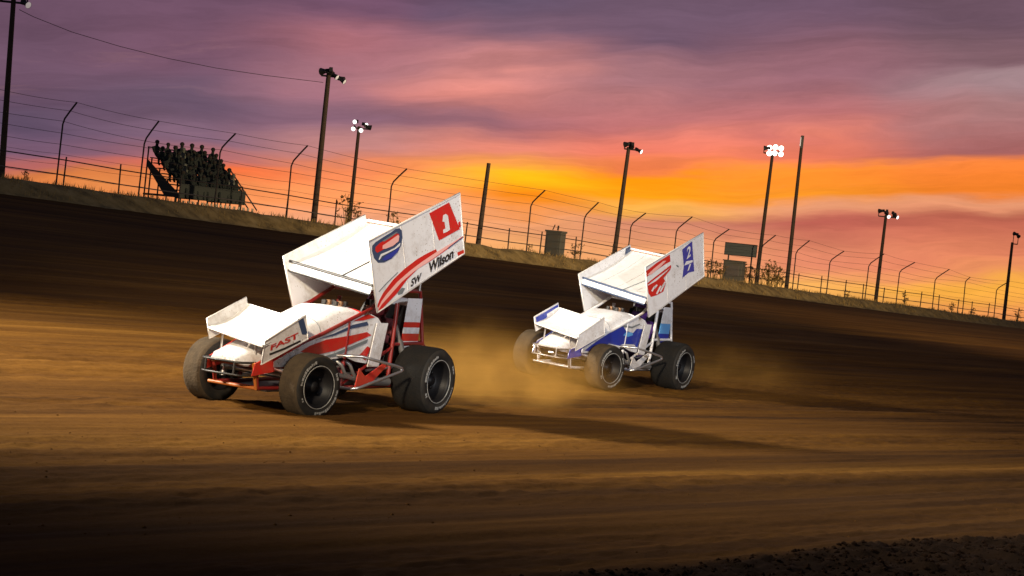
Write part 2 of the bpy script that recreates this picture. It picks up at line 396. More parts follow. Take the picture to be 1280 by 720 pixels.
    for y in (-1, 1):
        for k in range(4):
            x = 1.70 - k * .16
            MB().tube([(x, .25 * y, .56), (x, .36 * y, .56), (x - .04, .41 * y, .52), (x - .10, .42 * y, .43), (1.0 - .02 * k, .42 * y, .36 - .02 * k)], .020).build('exhaust_pipe', M['steel'], root)
        MB().tube([(1.04, .42 * y, .34), (.45, .44 * y, .33)], .045, r2=.05).build('exhaust_collector', M['steel'], root)
    # injector stacks poking through the hood in front of the driver
    for k in range(3):
        for y in (-.07, .07):
            MB().tube([(1.10 - .09 * k, y, 1.03), (1.08 - .09 * k, y * 1.1, 1.17)], .024, r2=.032).build('injector_stack', M['bronze' if k % 2 else 'black'], root)
    # ---- cockpit
    MB().prism([(-.12, -.24, .34), (.42, -.24, .30), (.42, .24, .30), (-.12, .24, .34)], (0, 0, .04)).prism([(-.02, -.24, .36), (-.10, -.22, 1.16), (-.10, .22, 1.16), (-.02, .24, .36)], (-.04, 0, 0)) \
        .prism([(-.14, .25, .4), (.34, .25, .40), (.24, .25, .80), (.0, .25, 1.16), (-.2, .25, 1.16)], (0, .02, 0)).prism([(-.14, -.25, .4), (.34, -.25, .40), (.24, -.25, .80), (.0, -.25, 1.16), (-.2, -.25, 1.16)], (0, -.02, 0)).build('seat', M['black'], root)
    ring = [V(.66, 0, .94) + V(.28 * .17 * math.sin(q), .17 * math.cos(q), .96 * .17 * math.sin(q)) for q in [i * math.pi / 12 for i in range(24)]]
    MB().tube(ring, .014, 0, 6, True).tube([(.66, -.17, .94), (.66, .17, .94)], .012).tube([(.66, 0, .94), (1.0, 0, .85)], .016).build('steering_wheel', M['black'], root)
    MB().box((.92, 0, .93), (.02, .62, .2)).build('dash_panel', M['black'], root)
    MB().box((-.13, 0, .74), (.02, .60, .8)).build('firewall', M['black'], root)
    # ---- tail tank: tapered, rounded
    rows = []
    for x, hw, z0, z1 in ((-.14, .26, .62, 1.18), (-.20, .29, .58, 1.24), (-.34, .25, .56, 1.24), (-.52, .14, .58, 1.20), (-.62, .05, .64, 1.12), (-.64, .01, .68, 1.08)):
        rows.append([(x, hw * math.copysign(abs(math.cos(a_)) ** .6, math.cos(a_)), (z0 + z1) / 2 + (z1 - z0) / 2 * math.copysign(abs(math.sin(a_)) ** .5, math.sin(a_))) for a_ in [2 * math.pi * k / 24 for k in range(25)]])
    tt = MB().grid(rows); tt.add(rows[0][:24], [tuple(range(24))])
    for i in range(len(tt.f)):
        zc = sum(tt.v[q][2] for q in tt.f[i]) / len(tt.f[i])
        if red: tt.mi[i] = 1 if (.74 < zc < .84 or .97 < zc < 1.02) else 0
        else: tt.mi[i] = 1 if zc < .86 else (2 if zc < .98 else 0)
    tt.build('tail_tank', [M['white'], M['red'] if red else M['blue'], M['lblue']], root)
    # tall side fin of the tail tank
    fin = MB(); fx = [(-.20, .36, .66), (-.33, .36, .64), (-.34, .36, 1.25), (-.10, .36, 1.26)]
    for (z0, z1, mi) in ([(.64, .74, 0), (.74, .755, 3), (.755, .775, 0), (.775, .86, 1), (.86, .93, 0), (.93, .99, 1), (.99, 1.26, 0)] if red else [(.64, .84, 1), (.84, 1.0, 2), (1.0, 1.26, 0)]):
        fin.prism([(.14 - (z0 - .64) * .12, .35, z0), (-.22, .35, z0), (-.22, .35, z1 - .001), (.14 - (z1 - .64) * .12, .35, z1 - .001)], (0, .012, 0), mi)
    fin.build('tail_fin', [M['white'], M['red'] if red else M['blue'], M['lblue'], M['grey']], root)
    # ---- nerf bars, bumpers
    for y in (-1, 1):
        k = 1 if y > 0 else -1
        MB().tube([(1.42, .38 * k, .62), (1.40, .70 * k, .645), (.78, .75 * k, .545), (.69, .755 * k, .525), (.67, .757 * k, .505), (.70, .757 * k, .485), (1.45, .74 * k, .32), (1.50, .68 * k, .30), (1.45, .38 * k, .29)], .017).build('nerf_bar', M['chrome'], root)
    bp = MB()
    for z in (.53, .40):
        bp.tube([(2.66, -.27, z), (2.86, -.25, z), (2.90, -.20, z), (2.90, .20, z), (2.86, .25, z), (2.66, .27, z)], .012)
    for y in (-.18, .18): bp.tube([(2.90, y, .53), (2.90, y, .40)], .012)
    bp.build('front_bumper', M['black'] if red else M['steel'], root)
    MB().tube([(2.62, -.34, .27), (2.62, .28, .27)], .018).tube([(2.62, .27, .26), (2.72, .28, .53)], .018).build('lower_crossbar', M['orange'] if red else M['steel'], root)
    rb = MB()
    for z in (.45, .60): rb.tube([(-.80, -.22, z), (-1.08, -.2, z), (-1.10, -.12, z), (-1.10, .12, z), (-1.08, .2, z), (-.80, .22, z)], .016)
    rb.build('rear_bumper', M['steel'], root)
    # ---- top wing
    LB = dict(FT=V(1.42, .63, 1.865), RT=V(-.33, .63, 2.50), RB=V(-.49, .71, 1.82), FB=V(1.185, .69, 1.12))
    RBd = dict(FT=V(1.13, -.655, 1.58), RT=V(-.41, -.675, 2.13), RB=V(-.45, -.52, 1.52), FB=V(1.075, -.49, 1.03))
    cFR, cFL, cRR, cRL = V(1.02, -.645, 1.525), V(1.26, .655, 1.385), V(-.40, -.665, 2.045), V(-.42, .66, 1.98)
    rows = []
    for i in range(13):
        t = i / 12; row = []
        for j in range(9):
            q = j / 8; p = lerp(lerp(cFR, cFL, q), lerp(cRR, cRL, q), t); p = p + V(0, 0, -.035 * math.sin(math.pi * t)); row.append(p)
        rows.append(row)
    low = [[p - V(0, 0, .035) for p in r_] for r_ in rows]
    wg = MB().grid(rows).grid(low)
    edge_ = rows[-1]; wg.add(list(edge_) + list(low[-1]), [(k, k + 1, 10 + k, 9 + k) for k in range(8)])
    wg.add(list(rows[0]) + list(low[0]), [(k, k + 1, 10 + k, 9 + k) for k in range(8)])
    wing = wg.build('top_wing', M['whitealu'], root)
    le = MB(); f0, f1 = cFR, cFL; dn = V(.05, 0, -.075)
    le.prism([f0 + V(.012, 0, .0), f1 + V(.012, 0, 0), f1 + dn, f0 + dn], (.012, 0, .004))
    le.build('leading_edge', M['whitealu'], wing)
    MB().tube([f0 + V(.016, 0, .012), f1 + V(.016, 0, .012)], .019, 0, 6).tube([f0 + dn + V(.006, 0, -.008), f1 + dn + V(.006, 0, -.008)], .013, 0, 6).build('edge_beading', M['black' if red else 'navy'], wing)
    MB().tube([rows[-1][0] + V(-.01, 0, .03), rows[-1][-1] + V(-.01, 0, .03)], .02, 0, 6).build('trailing_lip', M['whitealu'], wing)
    for q_ in (2, 4, 6): MB().tube([r_[q_] + V(0, 0, .001) for r_ in rows], .004, 0, 4).build('panel_seam', M['edge'], wing)
    # brace over the wing
    MB().tube([V(1.10, .13, 1.455), V(1.50, .635, 1.80) if False else V(1.22, .64, 1.70)], .009, 0, 6).build('wing_brace', M['black'] if red else M['grey'], root)
    for (p, q) in (((.40, -.34, 1.32), (.42, -.34, 1.62)), ((.40, .34, 1.32), (.42, .34, 1.55)), ((-.2, -.32, 1.33), (-.22, -.32, 1.90)), ((-.2, .32, 1.33), (-.22, .32, 1.86))):
        MB().tube([p, q], .016).build('wing_post', M['steel'], root)
    MB().tube([(.0, 0, 1.33), (.3, 0, 1.68)], .025).build('wing_slider', M['black'], root)
    # left board (towards the infield) with its graphics
    def planar(FB, RB, RT, FT):
        n = (FB - FT).cross(RT - FT); d = RB - FT; RB = RB.copy(); RB.y = FT.y - (n.x * d.x + n.z * d.z) / n.y; return FB, RB, RT, FT
    def board(c, sgn, thick=.012):
        c = dict(zip(('FB', 'RB', 'RT', 'FT'), planar(c['FB'], c['RB'], c['RT'], c['FT'])))
        n = (c['RT'] - c['FB']).cross(c['FT'] - c['RB']); n.normalize(); n = n if n.y * sgn > 0 else -n
        pan = Panel(c['FB'], c['RB'], c['RT'], c['FT'], n)
        mb = MB().prism([c['FB'], c['RB'], c['RT'], c['FT']], -n * thick)
        o = mb.build('wing_side_board', M['white'], root)
        for u_ in (.34, .67): MB().tube([pan.P(u_, .02, .001), pan.P(u_, .98, .001)], .0035, 0, 4).build('board_seam', M['edge'], o)
        MB().tube([c['FB'], c['RB'], c['RT'], c['FT']], .011, 0, 6, True).build('board_flange', M['edge'], o)
        return pan, o
    pan, lb = board(LB, 1)
    if red:
        q = [(474.2, 391), (582.2, 320), (572.4, 236.9), (458.7, 300)]
        U = lambda pts: inv_bilin(q, pts)
        z3 = lambda pts: U(Z(400, 220, .27778, pts)); zs = lambda pts: U(Z(470, 295, .13889, pts)); zl = lambda pts: U(Z(455, 275, .083333, pts))
        mb = MB(); flat(mb, pan, z3([(478, 160), (570, 107), (628, 238), (530, 292)]), 0, .004)
        flat(mb, pan, z3([(543, 170), (556, 163), (566, 172), (579, 240), (566, 250), (548, 257), (546, 240), (557, 234), (551, 203), (541, 200)]), 1, .007)
        flat(mb, pan, z3([(618, 207), (628, 198), (632, 226), (624, 232)]), 0, .004)
        mb.build('number_panel', [M['red'], M['white']], lb)
        mb = MB(); shield = [(105, 370), (150, 315), (260, 240), (360, 175), (430, 120), (490, 105), (525, 140), (540, 250), (528, 370), (480, 480), (390, 580), (290, 630), (200, 632), (140, 560), (105, 450)]
        flat(mb, pan, zl(shield), 0, .004)
        cx0, cy0 = 330, 370; inner = [(cx0 + (a_ - cx0) * .86, cy0 + (b_ - cy0) * .86) for a_, b_ in shield]
        flat(mb, pan, zl([(150, 390), (210, 330), (300, 275), (380, 230), (440, 190), (485, 195), (490, 290), (430, 360), (330, 400), (250, 440), (180, 480), (150, 450)]), 1, .006)
        flat(mb, pan, zl([(250, 370), (350, 300), (470, 210), (490, 230), (480, 310), (400, 380), (300, 420), (250, 420)]), 2, .008)
        flat(mb, pan, zl([(240, 300), (330, 240), (440, 165), (470, 165), (380, 235), (270, 310)]), 5, .008)
        flat(mb, pan, zl([(200, 580), (230, 500), (330, 460), (430, 410), (510, 330), (505, 380), (440, 430), (330, 490), (250, 530), (215, 590)]), 3, .008)
        flat(mb, pan, zl([(250, 590), (300, 530), (400, 470), (500, 400), (470, 480), (390, 565), (300, 600)]), 4, .008)
        mb.build('shield_emblem', [M['navy'], M['red'], M['pink'], M['white'], M['blue'], M['grey']], lb)
        mb = MB()
        A = [(22, 640), (40, 580), (70, 515), (150, 400), (250, 300), (360, 215), (440, 168), (530, 125)]
        B = [(34, 650), (60, 590), (100, 530), (190, 420), (300, 322), (400, 245), (470, 198), (540, 152)]
        Cc = [(36, 668), (62, 622), (125, 548), (228, 425), (330, 335), (450, 255), (560, 178), (790, 2)]
        Dd = [(38, 690), (78, 652), (190, 530), (280, 400), (370, 308), (480, 240), (600, 158), (790, 20)]
        ribbon(mb, pan, zs(A), zs(B), 0); ribbon(mb, pan, zs(B), zs(Cc), 1); ribbon(mb, pan, zs(Cc), zs(Dd), 0)
        ribbon(mb, pan, zs([(30, 500), (90, 428), (190, 328)]), zs([(34, 505), (96, 434), (192, 334)]), 2)
        ribbon(mb, pan, zs([(640, 120), (720, 58), (795, 5)]), zs([(645, 128), (725, 66), (795, 14)]), 3, .006)
        flat(mb, pan, zs([(736, 165), (798, 138), (806, 172), (744, 198)]), 0)
        flat(mb, pan, zs([(195, 520), (235, 478), (262, 485), (240, 535), (205, 545)]), 2)
        mb.build('wing_stripe', [M['red'], M['pink'], M['grey'], M['navy']], lb)
        def tx(s, p0, p1, p2, sh=.15, bd=.03):
            a_, b_, c2 = zs([p0, p1, p2]); mb = MB(); put_text(mb, pan, s, a_, V(*b_) - V(*a_), V(*c2) - V(*a_), 0, .005, sh, bd); mb.build('wing_lettering', [M['black']], lb)
        tx('SW', (312, 478), (405, 415), (312, 405)); tx('Wilson', (472, 358), (700, 215), (468, 255), .1, .035)
    else:
        q = [(808, 395.6), (885.3, 341), (882.2, 294.7), (807.3, 336.6)]
        U = lambda pts: inv_bilin(q, pts)
        zn = lambda pts: U(Z(845, 295, .07639, pts)); zl = lambda pts: U(Z(800, 310, .09722, pts))
        mb = MB(); flat(mb, pan, zn([(118, 265), (290, 130), (305, 300), (335, 555), (230, 590), (118, 680), (145, 500)]), 0)
        flat(mb, pan, zn([(150, 495), (185, 430), (300, 400), (305, 425), (215, 470)]), 1, .006)
        a_, b_, c2 = zn([(195, 400), (265, 345), (190, 245)]); put_text(mb, pan, '2', a_, V(*b_) - V(*a_), V(*c2) - V(*a_), 1, .006, .1, .02)
        a_, b_, c2 = zn([(205, 570), (275, 530), (205, 490)]); put_text(mb, pan, '1', a_, V(*b_) - V(*a_), V(*c2) - V(*a_), 1, .006, .3, .03)
        mb.build('number_panel', [M['blue'], M['white']], lb)
        mb = MB()
        flat(mb, pan, zl([(78, 325), (230, 215), (390, 120), (395, 200), (320, 240), (200, 320), (80, 395)]), 0)
        flat(mb, pan, zl([(90, 370), (180, 290), (300, 200), (340, 195), (250, 280), (140, 365)]), 1, .006)
        ribbon(mb, pan, zl([(85, 470), (200, 385), (400, 240)]), zl([(88, 492), (205, 405), (405, 262)]), 0)
        flat(mb, pan, zl([(88, 500), (200, 440), (330, 330), (405, 260), (390, 300), (300, 400), (330, 455), (290, 560), (200, 610), (125, 635), (95, 590)]), 0)
        for a0, b0, a1, b1 in ((130, 560, 170, 500), (190, 590, 250, 490), (240, 560, 300, 460), (165, 520, 200, 480), (270, 500, 310, 440)):
            flat(mb, pan, zl([(a0, b0), (a1, b1), (a1 + 18, b1 + 8), (a0 + 16, b0 + 10)]), 2, .006)
        flat(mb, pan, zl([(470, 235), (500, 240), (510, 262), (480, 255)]), 3)
        mb.build('red_emblem', [M['red'], M['pink'], M['white'], M['grey']], lb)
    pr, rbo = board(RBd, -1)
    MB().tube([V(.58, -.60, 1.44), V(.55, -.55, 1.20)], .012, 0, 6).build('board_rib', M['grey'], rbo)
    if not red:
        RBd = dict(zip(('FB', 'RB', 'RT', 'FT'), planar(RBd['FB'], RBd['RB'], RBd['RT'], RBd['FT'])))
        i = Panel(RBd['FB'] + V(0, .016, 0), RBd['RB'] + V(0, .016, 0), RBd['RT'] + V(0, .016, 0), RBd['FT'] + V(0, .016, 0), (0, 1, 0))
        mb = MB(); flat(mb, i, [(.86, .84), (.985, .84), (.985, .985), (.90, .985)], 0, .003); mb.build('board_patch', M['navy'], rbo)
    # ---- nose wing
    nFR, nFL, nRR, nRL = V(2.67, -.37, .825), V(2.84, .46, .735), V(2.03, -.41, 1.07), V(2.22, .47, .99)
    rows = []
    for i in range(9):
        t = i / 8
        rows.append([lerp(lerp(nFR, nFL, j / 6), lerp(nRR, nRL, j / 6), t) + V(0, 0, -.035 * math.sin(math.pi * t)) for j in range(7)])
    low = [[p - V(0, 0, .02) for p in r_] for r_ in rows]
    wg = MB().grid(rows).grid(low)
    for e_, l_ in ((rows[0], low[0]), (rows[-1], low[-1])): wg.add(list(e_) + list(l_), [(k, k + 1, 8 + k, 7 + k) for k in range(6)])
    nw = wg.build('nose_wing', M['whitealu'], root)
    MB().tube([nFR + V(.005, 0, -.012), nFL + V(.005, 0, -.012)], .014, 0, 6).build('leading_edge', M['edge'], nw)
    MB().tube([nRR, nRL], .010, 0, 6).build('trailing_lip', M['edge'], nw)
    def nboard(FB, RB, RT, FT, sgn):
        FB, RB, RT, FT = planar(FB, RB, RT, FT)
        n = (RT - FB).cross(FT - RB).normalized(); n = n if n.y * sgn > 0 else -n
        o = MB().prism([FB, RB, RT, FT], -n * .008).build('nose_side_board', M['white'], root)
        MB().tube([FB, RB, RT, FT], .009, 0, 6, True).build('board_flange', M['edge'], o)
        return Panel(FB, RB, RT, FT, n), o
    pl, lo = nboard(V(2.805, .44, .54), V(2.16, .43, .805), V(2.25, .52, 1.05), V(2.80, .45, .775), 1)
    pr2, ro = nboard(V(2.655, -.36, .705), V(2.05, -.38, .93), V(2.035, -.415, 1.135), V(2.64, -.43, .90), -1)
    if red:
        q = [(324.4, 455.6), (373, 422), (379, 401.3), (328, 426.7)]; zz = lambda pts: inv_bilin(q, Z(310, 390, .1111, pts))
        mb = MB()
        a_, b_, c2 = zz([(215, 440), (500, 290), (215, 385)]); put_text(mb, pl, 'FAST', a_, V(*b_) - V(*a_), V(*c2) - V(*a_), 0, .004, .1, .03)
        ribbon(mb, pl, zz([(205, 470), (350, 400), (500, 310)]), zz([(205, 490), (350, 418), (500, 325)]), 1)
        ribbon(mb, pl, zz([(530, 130), (560, 130), (590, 125)]), zz([(530, 260), (560, 255), (580, 240)]), 2)
        mb.build('board_lettering', [M['red'], M['black'], M['navy']], lo)
    else:
        ip = Panel(V(2.655, -.345, .705), V(2.05, -.365, .93), V(2.035, -.40, 1.135), V(2.64, -.415, .90), (0, 1, 0))
        mb = MB(); flat(mb, ip, [(.03, .42), (.97, .5), (.97, .96), (.03, .96)], 0, .003); mb.build('board_patch', M['blue'], ro)
    for y in (-.22, .20):
        MB().tube([(2.62, y, .78), (2.60, y * 1.1, .50)], .012).build('nose_wing_post', M['chrome'], root)
    MB().tube([(2.70, .22, .76), (2.45, -.10, .52)], .011).build('nose_wing_strut', M['edge'], root)
    return root

c1 = sprint_car('red', (-1.4286, 22.094, 0), (-.0135, .0117, R(-119.33)))
tag(c1, 'white sprint car with red stripes, red number 1 panel and tall top wing, leading', 'race car', 'winged sprint cars sliding on the dirt track')
c2 = sprint_car('blue', (2.0818, 30.712, .080), (-.052, 0, R(-121.69)))
tag(c2, 'white sprint car with blue flashes and red emblem on its wing, following in dust', 'race car', 'winged sprint cars sliding on the dirt track')

def driver(car, suit, helm, label):
    root = empty('person', car.location, car.rotation_euler)
    J = [((.12, 0, .44), .15), ((.06, 0, .66), .15), ((.03, 0, .88), .16), ((.05, 0, 1.00), .07), ((.08, 0, 1.10), .09),
         ((.05, .20, .93), .075), ((.28, .30, .76), .055), ((.60, .17, .98), .045), ((.66, .15, 1.0), .04),
         ((.05, -.20, .93), .075), ((.28, -.30, .76), .055), ((.60, -.17, .98), .045), ((.66, -.15, 1.0), .04),
         ((.25, .11, .42), .10), ((.72, .14, .58), .08), ((1.15, .12, .38), .055), ((.25, -.11, .42), .10), ((.72, -.14, .58), .08), ((1.15, -.12, .38), .055)]
    E = [(0, 1), (1, 2), (2, 3), (3, 4), (2, 5), (5, 6), (6, 7), (7, 8), (2, 9), (9, 10), (10, 11), (11, 12), (0, 13), (13, 14), (14, 15), (0, 16), (16, 17), (17, 18)]
    b = skin_body('body', J, E, M[suit], root)
    for y in (-1, 1):
        g = MB().ball((.66, .155 * y, 1.01), .055, 0, 10, (1, .8, .9)); [g.tube([(.68, .155 * y + .02 * k, 1.03), (.715, .155 * y + .02 * k, 1.01), (.70, .155 * y + .02 * k, .975)], .011, 0, 6) for k in (-1.5, -.5, .5, 1.5)]
        g.tube([(.66, .155 * y - .03 * y, 1.01), (.69, .155 * y - .05 * y, .99)], .012, 0, 6).build('glove', M['glove'], root)
    h = MB().ball((.13, 0, 1.15), .145, 0, 20, (1.05, .92, 1.0)).box((.235, 0, 1.075), (.09, .17, .07)).build('helmet', M[helm], root)
    rows = [[V(.13, 0, 1.165) + V(.155 * math.cos(a_), .137 * math.sin(a_), z) for a_ in [(-1.1 + 2.2 * k / 10) for k in range(11)]] for z in (-.035, .0, .035)]
    MB().grid(rows).build('visor', M['visor'], h)
    tag(root, label, 'person', 'drivers strapped into the cars')
driver(c1, 'suit', 'helmetr', 'driver in dark maroon suit and helmet inside the red-striped car')
driver(c2, 'purple', 'purple', 'driver in purple suit and helmet inside the blue-flashed car')

# ------------------------------------------------------------------ terrain
_TAB = {}
def vnoise(x, y, seed):
    """smooth value noise on numpy arrays"""
    if seed not in _TAB: _TAB[seed] = np.random.default_rng(seed).random((256, 256))
    tab = _TAB[seed]
    xi = np.floor(x).astype(int); yi = np.floor(y).astype(int); fx = x - xi; fy = y - yi
    fx = fx * fx * (3 - 2 * fx); fy = fy * fy * (3 - 2 * fy); g = lambda a, b: tab[a % 256, b % 256]
    return (g(xi, yi) * (1 - fx) + g(xi + 1, yi) * fx) * (1 - fy) + (g(xi, yi + 1) * (1 - fx) + g(xi + 1, yi + 1) * fx) * fy
AR = R(49); RX, RY = math.cos(AR), math.sin(AR)
EDGE0 = (0.2, 11.2)
def relief(x, y):
    l = x * RX + y * RY; w = -x * RY + y * RX   # along and across the running direction
    l = np.asarray(l); w = np.asarray(w)
    w2 = w + .25 * (vnoise(l * .05, w * .05, 3) - .5) + .0016 * (l - 15) ** 2 * 0
    near = np.clip((46 - (w + 0)) / 20, 0, 1)
    h = .055 * (vnoise(w2 * 1.1, l * .03, 5) - .5) + .042 * (vnoise(w2 * 2.6, l * .06, 6) - .5) + .022 * (vnoise(w2 * 7, l * .22, 7) - .5)
    rough = np.clip((vnoise(w2 * .8, l * .04, 9) - .45) * 5, 0, 1)
    h += rough * (.024 * (vnoise(w * 9, l * 5, 8) - .5) + .018 * (vnoise(w * 22, l * 14, 10) - .5)) + .006 * (vnoise(w * 18, l * 8, 12) - .5)
    we = w - (-EDGE0[0] * RY + EDGE0[1] * RX) + .25 * (vnoise(l * .9, w * 0, 21) - .5)     # <0: infield soil
    soil = np.clip((-we + .05) / .3, 0, 1)
    h = h * (1 - soil) + soil * (.03 + .05 * (vnoise(w * 6, l * 6, 14) - .5) + .04 * (vnoise(w * 15, l * 15, 15) - .5) + .03 * (vnoise(w * 33, l * 33, 16) - .5))
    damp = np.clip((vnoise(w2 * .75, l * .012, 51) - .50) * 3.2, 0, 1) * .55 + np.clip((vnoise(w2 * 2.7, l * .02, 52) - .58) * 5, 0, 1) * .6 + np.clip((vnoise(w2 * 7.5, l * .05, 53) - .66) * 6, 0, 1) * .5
    damp = damp * np.clip((16 - w) / 6, .25, 1) + np.clip((2.8 - we) / 3.4, 0, .85)  # damp streaks, plus light falloff painted as darkening towards the infield edge
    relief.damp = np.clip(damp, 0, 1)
    return h, soil
def terrain(name, S, T, fade):
    ss, tt = np.meshgrid(S, T, indexing='ij')
    x = FA.x + DT.x * tt + DN.x * ss; y = FA.y + DT.y * tt + DN.y * ss
    zt = np.clip(2.88 - .0166 * tt, .5, 3.6); z = np.zeros_like(ss)
    a = ss < -1; z[a] = (zt - .10 - np.minimum(-1 - ss, 40) * .045)[a]
    a = (ss >= -1) & (ss < .5); z[a] = (zt - .02 + .02 * np.sin(tt * 1.7) - .08 * np.maximum(0, -ss))[a]
    a = (ss >= .5) & (ss < 1.9); w = (ss - .5) / 1.4; z[a] = (zt - .02 - .68 * w * w * (3 - 2 * w))[a]
    a = (ss >= 1.9) & (ss < 44); w = (44 - ss) / 42.1; z[a] = (1.474 * w + (zt - .70 - 1.474) * w * w)[a]
    if fade is not None:
        h, soil = relief(x, y); z += h * fade(ss, x, y)
    else:
        z += .10 * (vnoise(tt * .7, ss * 1.5, 31) - .5) * np.clip((2.6 - np.abs(ss - .8)) / 2, 0, 1)
    n0, n1 = ss.shape; idx = np.arange(n0 * n1).reshape(n0, n1)
    q = np.stack([idx[:-1, :-1], idx[1:, :-1], idx[1:, 1:], idx[:-1, 1:]], -1).reshape(-1, 4)[:, ::-1]
    me = bpy.data.meshes.new(name); nv = n0 * n1
    me.vertices.add(nv); me.vertices.foreach_set('co', np.stack([x, y, z], -1).reshape(-1).astype(np.float32))
    me.loops.add(q.size); me.loops.foreach_set('vertex_index', q.reshape(-1).astype(np.int32))
    me.polygons.add(len(q)); me.polygons.foreach_set('loop_start', np.arange(0, q.size, 4, dtype=np.int32))
    me.polygons.foreach_set('use_smooth', np.ones(len(q), bool)); me.update(calc_edges=True); me.validate()
    o = bpy.data.objects.new(name, me); C.objects.link(o)
    if fade is not None:
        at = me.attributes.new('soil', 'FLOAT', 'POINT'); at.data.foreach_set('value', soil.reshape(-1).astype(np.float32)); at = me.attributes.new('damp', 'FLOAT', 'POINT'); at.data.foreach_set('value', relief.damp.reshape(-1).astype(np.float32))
    o['kind'] = 'structure'; return o
T = np.concatenate([np.arange(-140, -62, 3.), np.arange(-62, -14, .09), np.arange(-14, 40, .8), np.arange(40, 420, 6.)])
S = np.concatenate([np.arange(1.7, 34, .6), np.arange(34, 64, .03), np.arange(64, 120, 4.)])
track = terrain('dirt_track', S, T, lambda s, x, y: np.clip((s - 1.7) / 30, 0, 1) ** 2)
T2 = np.concatenate([np.arange(-140, -20, 4.), np.arange(-20, 130, .35), np.arange(130, 420, 6.)])
S2 = np.concatenate([np.array([-900, -500, -250, -120, -60]), np.arange(-40, -2, 3.), np.arange(-2, 2.01, .16)])
bank = terrain('embankment', S2, T2, None)

def dirt_material():
    m = bpy.data.materials.new('track_dirt'); m.use_nodes = True; nt = m.node_tree; b = nt.nodes['Principled BSDF']
    b.inputs['Roughness'].default_value = .95; b.inputs['Specular IOR Level'].default_value = .06
    g = nd(nt, 'ShaderNodeNewGeometry')
    def streak(rz, sx, sy, scale, det=4, rough=.6):
        mp = nd(nt, 'ShaderNodeMapping', vector_type='TEXTURE'); mp.inputs['Rotation'].default_value = (0, 0, rz); mp.inputs['Scale'].default_value = (sx, sy, 1)
        lk(nt, g.outputs['Position'], mp.inputs['Vector'])
        n = nd(nt, 'ShaderNodeTexNoise', ins={'Scale': scale, 'Detail': det, 'Roughness': rough}); lk(nt, mp.outputs['Vector'], n.inputs['Vector']); return n.outputs['Fac']
    a = streak(AR, 22, 1, 1.1); b1 = streak(AR + .05, 12, 1, 4.5); c = streak(0, 1, 1, 14, 6, .7); d = streak(AR - .04, 40, 1, .35, 3)
    def mth(op, x, y): 
        n = nd(nt, 'ShaderNodeMath', operation=op)
        for i, q in enumerate((x, y)):
            if isinstance(q, (int, float)): n.inputs[i].default_value = q
            else: lk(nt, q, n.inputs[i])
        return n.outputs[0]
    v = mth('ADD', mth('ADD', mth('MULTIPLY', a, .42), mth('MULTIPLY', b1, .22)), mth('ADD', mth('MULTIPLY', c, .12), mth('MULTIPLY', d, .38)))
    r = nd(nt, 'ShaderNodeValToRGB'); e = r.color_ramp.elements
    e[0].position = .44; e[0].color = (.022, .009, .002, 1); e[1].position = .68; e[1].color = (.160, .074, .012, 1)
    x = r.color_ramp.elements.new(.54); x.color = (.072, .030, .0045, 1); x = r.color_ramp.elements.new(.62); x.color = (.108, .047, .007, 1)
    lk(nt, v, r.inputs['Fac'])
    at = nd(nt, 'ShaderNodeAttribute', attribute_name='soil')
    mx = nd(nt, 'ShaderNodeMix', data_type='RGBA'); mx.inputs[7].default_value = (.013, .006, .002, 1)
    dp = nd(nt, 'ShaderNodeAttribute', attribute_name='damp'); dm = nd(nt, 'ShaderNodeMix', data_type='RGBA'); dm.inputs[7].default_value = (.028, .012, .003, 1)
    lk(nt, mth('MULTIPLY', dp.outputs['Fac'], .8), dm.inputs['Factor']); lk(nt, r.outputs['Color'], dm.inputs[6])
    lk(nt, at.outputs['Fac'], mx.inputs['Factor']); lk(nt, dm.outputs[2], mx.inputs[6]); lk(nt, mx.outputs[2], b.inputs['Base Color'])
    bp = nd(nt, 'ShaderNodeBump', ins={'Strength': .5, 'Distance': .03})
    hh = mth('ADD', mth('MULTIPLY', b1, .6), mth('MULTIPLY', c, .7)); lk(nt, hh, bp.inputs['Height']); lk(nt, bp.outputs['Normal'], b.inputs['Normal'])
    return m
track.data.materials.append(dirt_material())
def bank_material():
    m = bpy.data.materials.new('bank_soil'); m.use_nodes = True; nt = m.node_tree; b = nt.nodes['Principled BSDF']; b.inputs['Roughness'].default_value = .95
    g = nd(nt, 'ShaderNodeNewGeometry'); n = nd(nt, 'ShaderNodeTexNoise', ins={'Scale': 1.3, 'Detail': 8, 'Roughness': .7}); lk(nt, g.outputs['Position'], n.inputs['Vector'])
    r = nd(nt, 'ShaderNodeValToRGB'); e = r.color_ramp.elements; e[0].position = .35; e[0].color = (.10, .068, .025, 1); e[1].position = .68; e[1].color = (.38, .27, .11, 1)
    x = r.color_ramp.elements.new(.5); x.color = (.25, .17, .058, 1); lk(nt, n.outputs['Fac'], r.inputs['Fac']); lk(nt, r.outputs['Color'], b.inputs['Base Color']); return m
bank.data.materials.append(bank_material())

